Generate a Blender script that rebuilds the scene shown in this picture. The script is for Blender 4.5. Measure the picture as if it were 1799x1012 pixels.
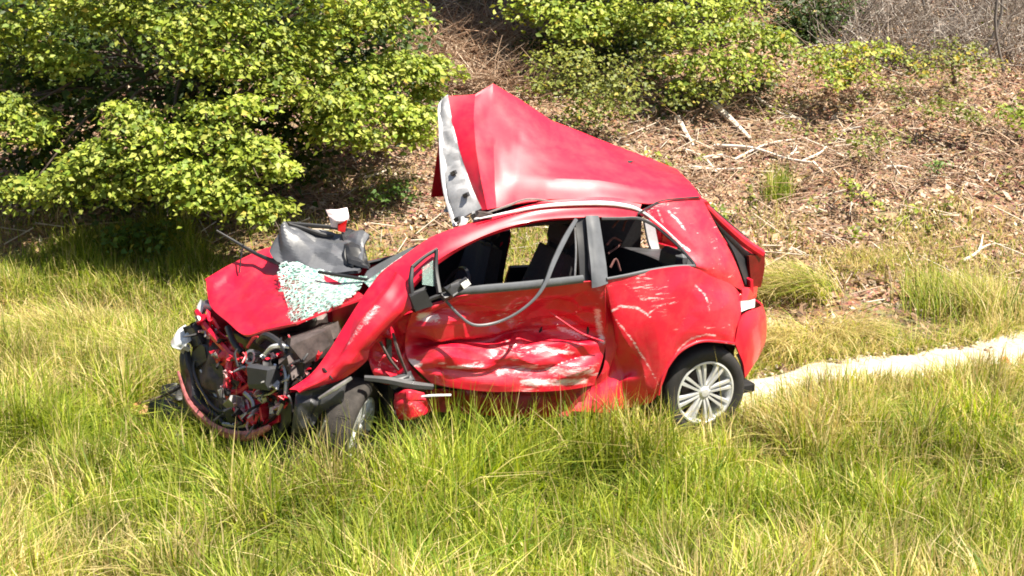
import bpy, math, random
import numpy as np
from mathutils import Vector, Matrix

for _o in list(bpy.data.objects):
    bpy.data.objects.remove(_o, do_unlink=True)
SC = bpy.context.scene
COL = SC.collection
R = math.radians
RNG = np.random.default_rng(7)
random.seed(7)

# ------------------------------------------------------------------ camera
cam_d = bpy.data.cameras.new('camera')
cam_d.sensor_width = 36.0
cam_d.lens = 36.0 * 1929.0 / 1799.0
cam_d.clip_start = 0.05
cam_d.clip_end = 2000
cam = bpy.data.objects.new('camera', cam_d)
COL.objects.link(cam)
cam.location = (0, 0, 2.73)
cam.rotation_euler = (R(75), 0, 0)
SC.camera = cam

# ------------------------------------------------------------------ sky, sun, exposure
SUN_DIR = Vector((0.46, -0.17, 0.95)).normalized()          # towards the sun
sun_el = math.asin(SUN_DIR.z)
sun_az = math.atan2(SUN_DIR.x, SUN_DIR.y)
W = bpy.data.worlds.new('World')
SC.world = W
W.use_nodes = True
nt = W.node_tree
nt.nodes.clear()
_sky = nt.nodes.new('ShaderNodeTexSky')
_sky.sky_type = 'NISHITA'
_sky.sun_disc = False
_sky.sun_elevation = sun_el
_sky.sun_rotation = sun_az
_sky.air_density = 1.0
_sky.dust_density = 2.0
_bg = nt.nodes.new('ShaderNodeBackground')
_bg.inputs['Strength'].default_value = 0.055
_wo = nt.nodes.new('ShaderNodeOutputWorld')
nt.links.new(_sky.outputs[0], _bg.inputs[0])
nt.links.new(_bg.outputs[0], _wo.inputs[0])
sun_d = bpy.data.lights.new('sun', 'SUN')
sun_d.energy = 5.0
sun_d.angle = R(0.5)
sun_d.color = (1.0, 0.93, 0.80)
sun = bpy.data.objects.new('sun', sun_d)
COL.objects.link(sun)
sun.rotation_euler = SUN_DIR.to_track_quat('Z', 'Y').to_euler()
SC.view_settings.view_transform = 'Standard'
SC.view_settings.look = 'None'
SC.view_settings.gamma = 1.0
SC.view_settings.use_curve_mapping = False
SC.view_settings.exposure = 1.4
SC.cycles.filter_width = 1.8
SC.cycles.max_bounces = 6
SC.cycles.transparent_max_bounces = 12

# ------------------------------------------------------------------ helpers
def tag(o, label=None, cat=None, group=None, kind=None):
    if label: o['label'] = label
    if cat: o['category'] = cat
    if group: o['group'] = group
    if kind: o['kind'] = kind
    return o

def empty(name, loc=(0, 0, 0), rz=0.0, parent=None):
    o = bpy.data.objects.new(name, None)
    o.empty_display_size = 0.2
    COL.objects.link(o)
    o.parent = parent
    o.location = loc
    o.rotation_euler = (0, 0, rz)
    return o

def mesh_np(name, V, F, mat, parent=None, smooth=False, angle=None, col=None, uv=None):
    """V: (n,3) array, F: (m,k) array or list of tuples"""
    me = bpy.data.meshes.new(name)
    V = np.asarray(V, dtype=np.float32)
    if isinstance(F, np.ndarray):
        m, k = F.shape
        me.vertices.add(len(V)); me.vertices.foreach_set('co', V.ravel())
        me.loops.add(m * k); me.loops.foreach_set('vertex_index', F.astype(np.int32).ravel())
        me.polygons.add(m)
        me.polygons.foreach_set('loop_start', np.arange(0, m * k, k, dtype=np.int32))
        me.polygons.foreach_set('loop_total', np.full(m, k, dtype=np.int32))
    else:
        me.from_pydata([tuple(map(float, v)) for v in V], [], [tuple(map(int, f)) for f in F])
    me.update(calc_edges=True)
    if name != 'grass': me.validate()
    if col is not None:
        a = me.color_attributes.new('Col', 'FLOAT_COLOR', 'POINT')
        c = np.ones((len(V), 4), dtype=np.float32); c[:, :3] = col
        a.data.foreach_set('color', c.ravel())
    if smooth or angle is not None:
        me.polygons.foreach_set('use_smooth', np.ones(len(me.polygons), dtype=bool))
        if angle is not None:
            me.set_sharp_from_angle(angle=R(angle))
    if mat: me.materials.append(mat)
    o = bpy.data.objects.new(name, me)
    COL.objects.link(o)
    o.parent = parent
    return o

class MB:
    """collects simple solids; build() links them as one mesh object"""
    def __init__(s): s.V = []; s.F = []
    def add(s, V, F):
        n = len(s.V)
        s.V += [tuple(map(float, v)) for v in V]
        s.F += [tuple(int(i) + n for i in f) for f in F]
    def box(s, c, d, rot=(0, 0, 0), bev=0.15, jit=0.0):
        """box with chamfered edges: c centre, d full sizes"""
        h = [x / 2 for x in d]; b = min(d) * bev
        m = Matrix.Rotation(rot[2], 3, 'Z') @ Matrix.Rotation(rot[1], 3, 'Y') @ Matrix.Rotation(rot[0], 3, 'X')
        V = []; idx = {}
        for sx in (-1, 1):
            for sy in (-1, 1):
                for sz in (-1, 1):
                    sg = (sx, sy, sz)
                    for ax in range(3):
                        p = [sg[i] * (h[i] if i == ax else h[i] - b) for i in range(3)]
                        idx[(sg, ax)] = len(V)
                        v = m @ Vector(p)
                        V.append((v.x + c[0] + random.uniform(-jit, jit), v.y + c[1] + random.uniform(-jit, jit), v.z + c[2] + random.uniform(-jit, jit)))
        F = []
        for ax in range(3):
            a, b2 = [i for i in range(3) if i != ax]
            for s_ in (-1, 1):
                q = []
                for sa, sb in ((-1, -1), (1, -1), (1, 1), (-1, 1)):
                    sg = [0, 0, 0]; sg[ax] = s_; sg[a] = sa; sg[b2] = sb
                    q.append(idx[(tuple(sg), ax)])
                F.append(q)
        for ax in range(3):
            a, b2 = [i for i in range(3) if i != ax]
            for sa in (-1, 1):
                for sb in (-1, 1):
                    g0 = [0, 0, 0]; g0[ax] = -1; g0[a] = sa; g0[b2] = sb
                    g1 = list(g0); g1[ax] = 1
                    F.append([idx[(tuple(g0), a)], idx[(tuple(g1), a)], idx[(tuple(g1), b2)], idx[(tuple(g0), b2)]])
        for sx in (-1, 1):
            for sy in (-1, 1):
                for sz in (-1, 1):
                    F.append([idx[((sx, sy, sz), k)] for k in range(3)])
        s.add(V, F)
    def tube(s, pts, r, n=6, sub=4, flat=1.0, cap=True):
        """swept tube; r may be a list per control point; flat squeezes one axis"""
        P = np.array(pts, dtype=float)
        rr = np.array(r if hasattr(r, '__len__') else [r] * len(P), dtype=float)
        if sub > 1 and len(P) > 2:
            t = np.linspace(0, len(P) - 1, (len(P) - 1) * sub + 1)
            rr = np.interp(t, np.arange(len(P)), rr)
            P = cr(P, t)
        T = np.gradient(P, axis=0); T /= np.linalg.norm(T, axis=1)[:, None] + 1e-9
        up = np.array([0, 0, 1.0]) if abs(T[0][2]) < .9 else np.array([1.0, 0, 0])
        V = []
        for i in range(len(P)):
            a = np.cross(T[i], up); a /= np.linalg.norm(a) + 1e-9
            b = np.cross(a, T[i]); up = b
            for k in range(n):
                w = 2 * math.pi * (k + .5) / n
                V.append(P[i] + rr[i] * (math.cos(w) * a * flat + math.sin(w) * b))
        F = []
        for i in range(len(P) - 1):
            for k in range(n):
                F.append((i * n + k, i * n + (k + 1) % n, (i + 1) * n + (k + 1) % n, (i + 1) * n + k))
        if cap:
            F.append(tuple(range(n))[::-1]); F.append(tuple((len(P) - 1) * n + k for k in range(n)))
        s.add(V, F)
    def lathe(s, prof, n=32, c=(0, 0, 0), closed=False):
        """profile (r, y) spun about the local Y axis"""
        V = []; m = len(prof)
        for i in range(n):
            a = 2 * math.pi * i / n
            for r_, y in prof:
                V.append((c[0] + r_ * math.cos(a), c[1] + y, c[2] + r_ * math.sin(a)))
        F = []
        for i in range(n):
            j = (i + 1) % n
            for k in range(m if closed else m - 1):
                q = (k + 1) % m
                F.append((i * m + k, i * m + q, j * m + q, j * m + k))
        s.add(V, F)
    def xform(s, M):
        s.V = [tuple(M @ Vector(v)) for v in s.V]; return s
    def build(s, name, mat, parent=None, angle=40):
        return mesh_np(name, s.V, s.F, mat, parent, angle=angle)

def cr(P, t):
    """uniform Catmull-Rom through P (n,...) at params t"""
    P = np.asarray(P, dtype=float); n = len(P)
    if n == 2:
        f = t.reshape((-1,) + (1,) * (P.ndim - 1)); return P[0] * (1 - f) + P[1] * f
    i = np.clip(np.floor(t).astype(int), 0, n - 2); f = (t - i).reshape((-1,) + (1,) * (P.ndim - 1))
    ext = np.concatenate([[2 * P[0] - P[1]], P, [2 * P[-1] - P[-2]]])
    a, b, c, d = ext[i], ext[i + 1], ext[i + 2], ext[i + 3]
    return .5 * (2 * b + (c - a) * f + (2 * a - 5 * b + 4 * c - d) * f ** 2 + (3 * b - a - 3 * c + d) * f ** 3)

def facet(x, y, seed):
    """piecewise-linear noise on a rotated lattice: folds like crumpled sheet metal"""
    rs = np.random.RandomState(seed); T = rs.uniform(-1, 1, (64, 64)); an = rs.uniform(0, 3.1)
    xx = x * math.cos(an) - y * math.sin(an) + rs.uniform(0, 30); yy = x * math.sin(an) + y * math.cos(an) + rs.uniform(0, 30)
    i = np.floor(xx).astype(int); j = np.floor(yy).astype(int); fx = xx - i; fy = yy - j
    a = T[i % 64, j % 64]; b = T[(i + 1) % 64, j % 64]; c = T[i % 64, (j + 1) % 64]; d = T[(i + 1) % 64, (j + 1) % 64]
    return np.where(fx + fy < 1, a + (b - a) * fx + (c - a) * fy, d + (c - d) * (1 - fx) + (b - d) * (1 - fy))

def patch(name, rows, mat, parent=None, nu=30, nv=30, out=(0, 1, 0), thick=.004, dents=(), lin=False, pin=True, angle=38, wave=None, wear_glint=(), ragged=0):
    """sheet-metal panel lofted through a grid of control points, dented, with real thickness"""
    P = np.array(rows, dtype=float)
    tu = np.linspace(0, P.shape[0] - 1, nu); tv = np.linspace(0, P.shape[1] - 1, nv)
    if lin:
        def li(Q, t):
            i = np.clip(np.floor(t).astype(int), 0, len(Q) - 2); f = (t - i)[:, None, None]
            return Q[i] * (1 - f) + Q[i + 1] * f
        Q = li(P, tu).transpose(1, 0, 2); Q = li(Q, tv).transpose(1, 0, 2)
    else:
        Q = cr(P, tu).transpose(1, 0, 2); Q = cr(Q, tv).transpose(1, 0, 2)
    def nrm(Q):
        du = np.gradient(Q, axis=0); dv = np.gradient(Q, axis=1)
        N = np.cross(du, dv); return N / (np.linalg.norm(N, axis=2)[..., None] + 1e-9)
    N = nrm(Q); flip = (N.mean((0, 1)) @ np.array(out)) < 0
    if flip: N = -N
    su = np.linalg.norm(np.diff(Q, axis=0), axis=2).sum(0).mean(); sv = np.linalg.norm(np.diff(Q, axis=1), axis=2).sum(1).mean()
    U, Vv = np.meshgrid(np.linspace(0, 1, nu), np.linspace(0, 1, nv), indexing='ij')
    win = np.clip(np.minimum(np.minimum(U, 1 - U), np.minimum(Vv, 1 - Vv)) * 7, 0, 1) if pin else 1.0
    for amp, freq, seed in dents:
        fu, fv = freq if hasattr(freq, '__len__') else (freq, freq)
        Q = Q + N * (amp * facet(U * su * fu, Vv * sv * fv, seed) * win)[..., None]
    if wave is not None: Q = Q + N * wave(U, Vv)[..., None]
    N = nrm(Q); N = -N if flip else N
    B = Q - N * thick
    wr = np.zeros(nu * nv)                                   # where the paint is scraped away, and painted highlights
    for pts, wdt, st in wear_glint:
        pts = np.array(pts, dtype=float); A_ = Q.reshape(-1, 3)
        for a_, b_ in zip(pts[:-1], pts[1:]):
            d_ = b_ - a_; f_ = np.clip(((A_ - a_) @ d_) / (d_ @ d_ + 1e-9), 0, 1)
            dist = np.linalg.norm((A_ - a_ - f_[:, None] * d_) * np.array([1, .45, 1]), axis=1)
            wr = np.maximum(wr, st * .70 * np.clip(1.15 - dist / (wdt * 1.25), 0, 1))
    wcol = np.repeat(np.concatenate([wr, np.zeros(nu * nv)])[:, None], 3, 1) if len(wear_glint) else None
    V = np.concatenate([Q.reshape(-1, 3), B.reshape(-1, 3)])
    I = np.arange(nu * nv).reshape(nu, nv); n = nu * nv
    q = np.stack([I[:-1, :-1], I[1:, :-1], I[1:, 1:], I[:-1, 1:]], -1).reshape(-1, 4)
    if flip: q = q[:, ::-1]
    ring = np.concatenate([I[:-1, 0], I[-1, :-1], I[::-1, -1][:-1], I[0, ::-1][:-1]])
    nx = np.roll(ring, -1)
    rim = np.stack([ring, ring + n, nx + n, nx], -1)
    if flip: rim = rim[:, ::-1]
    if ragged:                                               # broken outline: pieces are missing along the border
        bd = np.minimum(np.minimum(U, 1 - U), np.minimum(Vv, 1 - Vv)) - .10 * (facet(U * 9, Vv * 9, ragged) * .5 + .4) - .04 * facet(U * 25, Vv * 25, ragged + 1)
        kq = (bd[:-1, :-1] > 0).reshape(-1); q = q[kq]; rim = rim[:0]
    F = np.concatenate([q, q[:, ::-1] + n, rim])
    return mesh_np(name, V, F, mat, parent, angle=angle, col=wcol)

# ------------------------------------------------------------------ materials
def mat(name):
    m = bpy.data.materials.new(name); m.use_nodes = True
    n = m.node_tree; b = n.nodes['Principled BSDF']
    return m, n, b

def nd(n, t, **kw):
    x = n.nodes.new(t)
    for k, v in kw.items():
        if k in x.inputs: x.inputs[k].default_value = v
        else: setattr(x, k, v)
    return x

def ramp(n, src, stops):
    r = n.nodes.new('ShaderNodeValToRGB'); e = r.color_ramp.elements
    while len(e) < len(stops): e.new(.5)
    for s, (p, c) in zip(e, stops):
        s.position = p; s.color = (c if hasattr(c, '__len__') else (c, c, c)) + (1,) if hasattr(c, '__len__') else (c, c, c, 1)
    n.links.new(src, r.inputs[0]); return r

def plain(name, col, rough=.5, metal=0.0, var=.25, scale=18, coat=0.0, bump=.0, spec=.5):
    """colour with fine mottling and roughness variation"""
    m, n, b = mat(name)
    tc = nd(n, 'ShaderNodeTexCoord'); no = nd(n, 'ShaderNodeTexNoise', Scale=scale, Detail=6, Roughness=.65)
    n.links.new(tc.outputs['Object'], no.inputs['Vector'])
    lo = tuple(c * (1 - var) for c in col); hi = tuple(min(1, c * (1 + var)) for c in col)
    r = ramp(n, no.outputs[0], [(.3, lo), (.7, hi)])
    n.links.new(r.outputs[0], b.inputs['Base Color'])
    b.inputs['Roughness'].default_value = rough; b.inputs['Metallic'].default_value = metal
    b.inputs['Coat Weight'].default_value = coat; b.inputs['Specular IOR Level'].default_value = spec
    if bump:
        bp = nd(n, 'ShaderNodeBump', Strength=bump, Distance=.01)
        n.links.new(no.outputs[0], bp.inputs['Height']); n.links.new(bp.outputs[0], b.inputs['Normal'])
    return m

RED = (.60, .004, .028)
def paint(name, scuff=0.0, dust=.12, coat=.45, sscale=(2.2, 9, 14)):
    m, n, b = mat(name)
    tc = nd(n, 'ShaderNodeTexCoord')
    d = nd(n, 'ShaderNodeTexNoise', Scale=5, Detail=8, Roughness=.7)
    n.links.new(tc.outputs['Object'], d.inputs['Vector'])
    dr = ramp(n, d.outputs[0], [(.45, (0, 0, 0)), (.8, (dust,) * 3)])
    mx = nd(n, 'ShaderNodeMix', data_type='RGBA')
    mx.inputs[6].default_value = RED + (1,); mx.inputs[7].default_value = (.42, .30, .22, 1)
    n.links.new(dr.outputs[0], mx.inputs[0])
    last = mx.outputs[2]
    rr = nd(n, 'ShaderNodeMapRange'); rr.inputs[3].default_value = .28; rr.inputs[4].default_value = .60
    n.links.new(d.outputs[0], rr.inputs[0])
    n.links.new(rr.outputs[0], b.inputs['Roughness'])
    if scuff:
        mp = nd(n, 'ShaderNodeMapping'); mp.inputs['Scale'].default_value = sscale
        n.links.new(tc.outputs['Object'], mp.inputs['Vector'])
        s1 = nd(n, 'ShaderNodeTexNoise', Scale=3.2, Detail=9, Roughness=.75, Distortion=.6)
        n.links.new(mp.outputs[0], s1.inputs['Vector'])
        big = nd(n, 'ShaderNodeTexNoise', Scale=2.6, Detail=2)
        n.links.new(tc.outputs['Object'], big.inputs['Vector'])
        mu = nd(n, 'ShaderNodeMath', operation='MULTIPLY')
        n.links.new(s1.outputs[0], mu.inputs[0]); n.links.new(big.outputs[0], mu.inputs[1])
        lo = .40 - .15 * scuff
        sr = ramp(n, mu.outputs[0], [(lo, (0, 0, 0)), (lo + .035, (.8, .8, .8))])
        m2 = nd(n, 'ShaderNodeMix', data_type='RGBA'); m2.inputs[7].default_value = (.62, .50, .48, 1)
        n.links.new(sr.outputs[0], m2.inputs[0]); n.links.new(last, m2.inputs[6]); last = m2.outputs[2]
        bp = nd(n, 'ShaderNodeBump', Strength=.25, Distance=.004)
        n.links.new(s1.outputs[0], bp.inputs['Height']); n.links.new(bp.outputs[0], b.inputs['Normal'])
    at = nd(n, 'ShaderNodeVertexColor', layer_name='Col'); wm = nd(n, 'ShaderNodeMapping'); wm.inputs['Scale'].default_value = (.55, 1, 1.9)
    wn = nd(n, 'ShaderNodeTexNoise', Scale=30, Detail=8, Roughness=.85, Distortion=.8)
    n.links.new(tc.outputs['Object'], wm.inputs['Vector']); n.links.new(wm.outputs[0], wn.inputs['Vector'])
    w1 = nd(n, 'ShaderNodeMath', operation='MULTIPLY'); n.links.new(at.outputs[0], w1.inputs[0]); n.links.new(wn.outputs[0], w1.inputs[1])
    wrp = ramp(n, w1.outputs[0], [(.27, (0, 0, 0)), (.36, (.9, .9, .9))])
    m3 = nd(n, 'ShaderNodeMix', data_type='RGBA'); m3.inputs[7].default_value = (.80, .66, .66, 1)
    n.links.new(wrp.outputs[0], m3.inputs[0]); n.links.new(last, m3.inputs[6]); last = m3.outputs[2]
    n.links.new(last, b.inputs['Base Color'])
    b.inputs['Coat Weight'].default_value = coat; b.inputs['Coat Roughness'].default_value = .12
    return m

def leafmat(name, trans=.35, rough=.5):
    m, n, b = mat(name)
    at = nd(n, 'ShaderNodeVertexColor', layer_name='Col')
    n.links.new(at.outputs[0], b.inputs['Base Color'])
    b.inputs['Roughness'].default_value = rough; b.inputs['Specular IOR Level'].default_value = .25
    t = nd(n, 'ShaderNodeBsdfTranslucent')
    hs = nd(n, 'ShaderNodeHueSaturation', Saturation=1.1, Value=1.25)
    n.links.new(at.outputs[0], hs.inputs['Color']); n.links.new(hs.outputs[0], t.inputs[0])
    mx = nd(n, 'ShaderNodeMixShader'); mx.inputs[0].default_value = trans
    n.links.new(b.outputs[0], mx.inputs[1]); n.links.new(t.outputs[0], mx.inputs[2])
    n.links.new(mx.outputs[0], n.nodes['Material Output'].inputs['Surface'])
    return m

M = {}
M['red'] = paint('red_paint')
M['red_flat'] = paint('weathered_red_paint', dust=.10, coat=.08)
M['red_scuff'] = paint('scuffed_red_paint', scuff=.45, dust=.18)
M['red_light_scuff'] = paint('lightly_scuffed_red_paint', scuff=.28, dust=.16)
M['shaded_red'] = plain('shaded_red_sill', (.30, .012, .018), .5, var=.6, scale=14)  # mottled red, darkened to put the shade under the door into the sill
M['dark_lamp'] = plain('dark_red_lamp_edge', (.13, .004, .006), .25, var=.3)
M['black'] = plain('black_plastic', (.02, .02, .022), .45)
M['grey_plastic'] = plain('grey_plastic', (.10, .105, .115), .42, var=.15)
M['dark_grey'] = plain('dark_grey_plastic', (.045, .045, .05), .5)
M['pale_grey'] = plain('pale_trim', (.42, .41, .42), .6, var=.15)
M['primer'] = plain('bare_white_primer', (.72, .72, .74), .45, var=.2)
M['cloth'] = plain('seat_cloth', (.018, .016, .018), .85, var=.4, scale=60)
M['carpet'] = plain('black_carpet', (.012, .011, .012), .95)
M['muddy_rubber'] = plain('muddy_tyre_rubber', (.032, .027, .024), .9, var=.6, scale=14, bump=.5)
M['rubber'] = plain('tyre_rubber', (.020, .018, .018), .75, var=.35, bump=.2)
M['alloy'] = plain('alloy_metal', (.74, .75, .77), .32, .45, var=.10)
M['steel'] = plain('dull_steel', (.40, .39, .38), .4, .7, var=.3)
M['rust'] = plain('dirty_engine_metal', (.09, .07, .065), .6, .4, var=.5)
M['lampred'] = plain('red_lamp_plastic', (.45, .01, .01), .12, coat=1)
M['lampclear'] = plain('clear_lamp_plastic', (.62, .62, .60), .15, coat=1)
M['pinkpaper'] = plain('white_foil_with_red', (.75, .60, .60), .6, var=.3, scale=25)
M['bark'] = plain('bark', (.085, .06, .045), .9, var=.4, bump=.5)
M['greybark'] = plain('grey_bark', (.16, .14, .125), .9, var=.4, bump=.5)
M['deadwood'] = plain('bleached_dead_wood', (.70, .62, .52), .8, var=.25, scale=40, bump=.3)
M['leaf'] = leafmat('leaf', .30)
M['blade'] = leafmat('grass_blade', .42, .55)
M['litter'] = leafmat('dry_leaf', .12, .8)

# ================================================================== the setting
def terr(x, y):
    t = np.maximum(0, y - 9.0 - 0.25 * np.sin(.7 * x + 1))
    z = np.where(t < 10, .20 * t + .012 * t * t, 3.2 + .44 * (t - 10))
    z = np.where(t > 34, 3.2 + .44 * 24 + (t - 34) * .02, z)
    z = z + np.clip((4.8 - y) * .3, 0, 1.15)
    k = np.clip(t / 2.5, 0, 1)
    z = z + k * (.07 * np.sin(1.3 * x + .5) * np.sin(1.1 * y + .4) + .05 * np.sin(2.7 * x + 1.9 * y) + .03 * np.sin(4.1 * x - 3.3 * y + 1))
    z = z + .015 * np.sin(2.1 * x + .3) * np.sin(2.6 * y + 1)
    return z

def vnoise(x, y, s, seed):
    """smooth value noise 0..1"""
    T = np.random.RandomState(seed).uniform(0, 1, (97, 97))
    x = x * s + 300; y = y * s + 300
    i = np.floor(x).astype(int); j = np.floor(y).astype(int); f = x - i; g = y - j
    f = f * f * (3 - 2 * f); g = g * g * (3 - 2 * g)
    a = T[i % 97, j % 97]; b = T[(i + 1) % 97, j % 97]; c = T[i % 97, (j + 1) % 97]; d = T[(i + 1) % 97, (j + 1) % 97]
    return (a * (1 - f) + b * f) * (1 - g) + (c * (1 - f) + d * f) * g

PATH_UP = np.array([(1.537,7.549,-0.006), (1.823,7.724,-0.01), (2.161,7.89,-0.01), (2.508,8.047,-0.004), (2.952,8.192,-0.002), (3.412,8.345,-0.01), (3.803,8.52,-0.014), (4.252,8.802,-0.004), (4.979,9.229,0.082)])
PATH_LO = np.array([(1.431,6.98,-0.004), (1.72,7.062,-0.007), (2.075,7.226,-0.015), (2.394,7.36,-0.014), (2.732,7.404,-0.005), (3.066,7.428,0.004), (3.401,7.451,0.013), (3.711,7.502,0.012), (4.212,7.676,0.002)])
def on_path(x, y, pad=0.0):
    up = np.interp(x, PATH_UP[:, 0], PATH_UP[:, 1]); lo = np.interp(x, PATH_LO[:, 0], PATH_LO[:, 1])
    return (x > PATH_LO[0, 0]) & (y < up + pad) & (y > lo - pad)

def build_ground():
    xs = np.concatenate([np.linspace(-300, -14, 24)[:-1], np.arange(-14, 14.01, .14), np.linspace(14, 300, 24)[1:]])
    ys = np.concatenate([np.linspace(-120, 1, 16)[:-1], np.arange(1, 24.01, .14), np.linspace(24, 420, 28)[1:]])
    X, Y_ = np.meshgrid(xs, ys, indexing='ij')
    Z = terr(X, Y_)
    nx, ny = X.shape; I = np.arange(nx * ny).reshape(nx, ny)
    F = np.stack([I[:-1, :-1], I[1:, :-1], I[1:, 1:], I[:-1, 1:]], -1).reshape(-1, 4)
    V = np.stack([X, Y_, Z], -1).reshape(-1, 3)
    # what grows or lies here: green-brown sward in front, dry litter up the bank
    n1 = vnoise(V[:, 0], V[:, 1], .9, 3); n2 = vnoise(V[:, 0], V[:, 1], 3.1, 4)
    lit = np.clip((V[:, 1] - 9.1 - np.where(V[:, 0] > 1.5, -.9, .9) + (n1 - .5) * 1.6) / .9, 0, 1)
    sw = np.array([.14, .12, .05]); swd = np.array([.34, .26, .13]); br = np.array([.19, .115, .072]); tan = np.array([.38, .26, .165])
    g = sw + (swd - sw) * np.clip(n1 * 1.4 - .2, 0, 1)[:, None]
    l = br + (tan - br) * n2[:, None]
    col = g * (1 - lit[:, None]) + l * lit[:, None]
    m, n, b = mat('earth_and_litter')
    at = nd(n, 'ShaderNodeVertexColor', layer_name='Col')
    tc = nd(n, 'ShaderNodeTexCoord')
    vo = nd(n, 'ShaderNodeTexVoronoi', Scale=26); no = nd(n, 'ShaderNodeTexNoise', Scale=34, Detail=8, Roughness=.75)
    n.links.new(tc.outputs['Object'], vo.inputs['Vector']); n.links.new(tc.outputs['Object'], no.inputs['Vector'])
    r = ramp(n, no.outputs[0], [(.3, (.35, .33, .32)), (.5, (.9, .88, .86)), (.72, (1.7, 1.65, 1.6))])
    mu = nd(n, 'ShaderNodeMix', data_type='RGBA', blend_type='MULTIPLY'); mu.inputs[0].default_value = 1
    n.links.new(at.outputs[0], mu.inputs[6]); n.links.new(r.outputs[0], mu.inputs[7])
    hs = nd(n, 'ShaderNodeMix', data_type='RGBA', blend_type='OVERLAY'); hs.inputs[0].default_value = .25
    n.links.new(mu.outputs[2], hs.inputs[6]); n.links.new(vo.outputs['Color'], hs.inputs[7])
    n.links.new(hs.outputs[2], b.inputs['Base Color'])
    b.inputs['Roughness'].default_value = .95; b.inputs['Specular IOR Level'].default_value = .1
    bp = nd(n, 'ShaderNodeBump', Strength=.8, Distance=.03)
    n.links.new(no.outputs[0], bp.inputs['Height']); n.links.new(bp.outputs[0], b.inputs['Normal'])
    o = mesh_np('ground', V, F, m, smooth=True, col=col)
    tag(o, 'grassy verge rising into a bank of dry leaf litter', kind='structure')
build_ground()

def build_path():
    nu, nv = 260, 40
    t = np.linspace(0, len(PATH_UP) - 1, nu); up = cr(PATH_UP, t); lo = cr(PATH_LO, t)
    rs = np.random.RandomState(5)
    w = (vnoise(up[:, 0], up[:, 1] * 0, 2.2, 8) - .5) * .30 + (vnoise(up[:, 0], up[:, 1] * 0, 8, 9) - .5) * .22
    w2 = (vnoise(lo[:, 0], lo[:, 1] * 0, 2.5, 10) - .5) * .30 + (vnoise(lo[:, 0], lo[:, 1] * 0, 9, 11) - .5) * .24
    up[:, 1] += w; lo[:, 1] += w2
    s = np.linspace(0, 1, nv)[None, :, None]
    P = lo[:, None, :] * (1 - s) + up[:, None, :] * s
    edge = np.clip(np.minimum(s[..., 0], 1 - s[..., 0]) * 5, 0, 1)
    P[..., 2] = terr(P[..., 0], P[..., 1]) + .006 + edge * .006 + edge * .030 * vnoise(P[..., 0], P[..., 1], 4, 12) + edge * .016 * vnoise(P[..., 0], P[..., 1], 13, 13)
    I = np.arange(nu * nv).reshape(nu, nv)
    F = np.stack([I[:-1, :-1], I[1:, :-1], I[1:, 1:], I[:-1, 1:]], -1).reshape(-1, 4)
    m, n, b = mat('pale_sand')
    tc = nd(n, 'ShaderNodeTexCoord'); no = nd(n, 'ShaderNodeTexNoise', Scale=9, Detail=12, Roughness=.8)
    n.links.new(tc.outputs['Object'], no.inputs['Vector'])
    r = ramp(n, no.outputs[0], [(.34, (.30, .20, .13)), (.45, (.44, .38, .29)), (.7, (.62, .57, .47))])
    n.links.new(r.outputs[0], b.inputs['Base Color']); b.inputs['Roughness'].default_value = .95
    bp = nd(n, 'ShaderNodeBump', Strength=.6, Distance=.02); n.links.new(no.outputs[0], bp.inputs['Height']); n.links.new(bp.outputs[0], b.inputs['Normal'])
    o = mesh_np('sandy_path', P.reshape(-1, 3), F, m, smooth=True)
    tag(o, 'pale sandy track curving behind the car', kind='structure')
build_path()

# ================================================================== the wrecked car
# car frame: x towards the nose, y towards the near (left) side, z up, origin under the rear axle
TH = R(23)
CAR_LOC = (0.91477, 7.22410, 0.0)
car = empty('wrecked_car', CAR_LOC, math.pi + TH)
tag(car, 'crushed red hatchback with torn-up roof, caved-in door and smashed nose in the grass', 'car')

def car_pts(x, y):
    """car-frame coordinates of world x, y"""
    dx, dy = x - CAR_LOC[0], y - CAR_LOC[1]
    return -dx * math.cos(TH) - dy * math.sin(TH), dx * math.sin(TH) - dy * math.cos(TH)

M['scraped'] = plain('scraped_pink_primer', (.66, .40, .40), .5, var=.35, scale=60)
# ---- near side: rear quarter panel, dented, with the wheel arch
QP = [
 [(0.742,0.79,1.115), (0.725,0.78,0.927), (0.694,0.73,0.743), (0.715,0.69,0.561), (0.803,0.74,0.426), (0.926,0.76,0.316)],
 [(0.682,0.79,1.123), (0.69,0.8,0.946), (0.678,0.8,0.769), (0.661,0.72,0.563), (0.72,0.78,0.427), (0.771,0.78,0.289)],
 [(0.607,0.79,1.129), (0.605,0.81,0.956), (0.581,0.82,0.763), (0.523,0.74,0.551), (0.61,0.82,0.436), (0.62,0.79,0.273)],
 [(0.485,0.79,1.141), (0.493,0.815,0.98), (0.474,0.835,0.772), (0.422,0.8,0.538), (0.464,0.8,0.401), (0.456,0.78,0.259)],
 [(0.31,0.79,1.149), (0.322,0.82,0.998), (0.327,0.835,0.825), (0.331,0.84,0.647), (0.346,0.835,0.52), (0.373,0.83,0.376)],
 [(0.148,0.785,1.139), (0.173,0.815,1.017), (0.192,0.83,0.898), (0.217,0.84,0.789), (0.243,0.843,0.699), (0.265,0.84,0.613)],
 [(-0.014,0.76,1.056), (0.023,0.8,0.972), (0.043,0.825,0.887), (0.051,0.838,0.812), (0.054,0.842,0.741), (0.058,0.84,0.675)],
 [(-0.219,0.68,0.961), (-0.162,0.75,0.904), (-0.131,0.79,0.844), (-0.113,0.81,0.778), (-0.111,0.82,0.707), (-0.115,0.82,0.636)],
 [(-0.343,0.62,0.858), (-0.304,0.68,0.825), (-0.268,0.73,0.79), (-0.233,0.76,0.742), (-0.205,0.775,0.69), (-0.194,0.78,0.611)],
]
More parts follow.
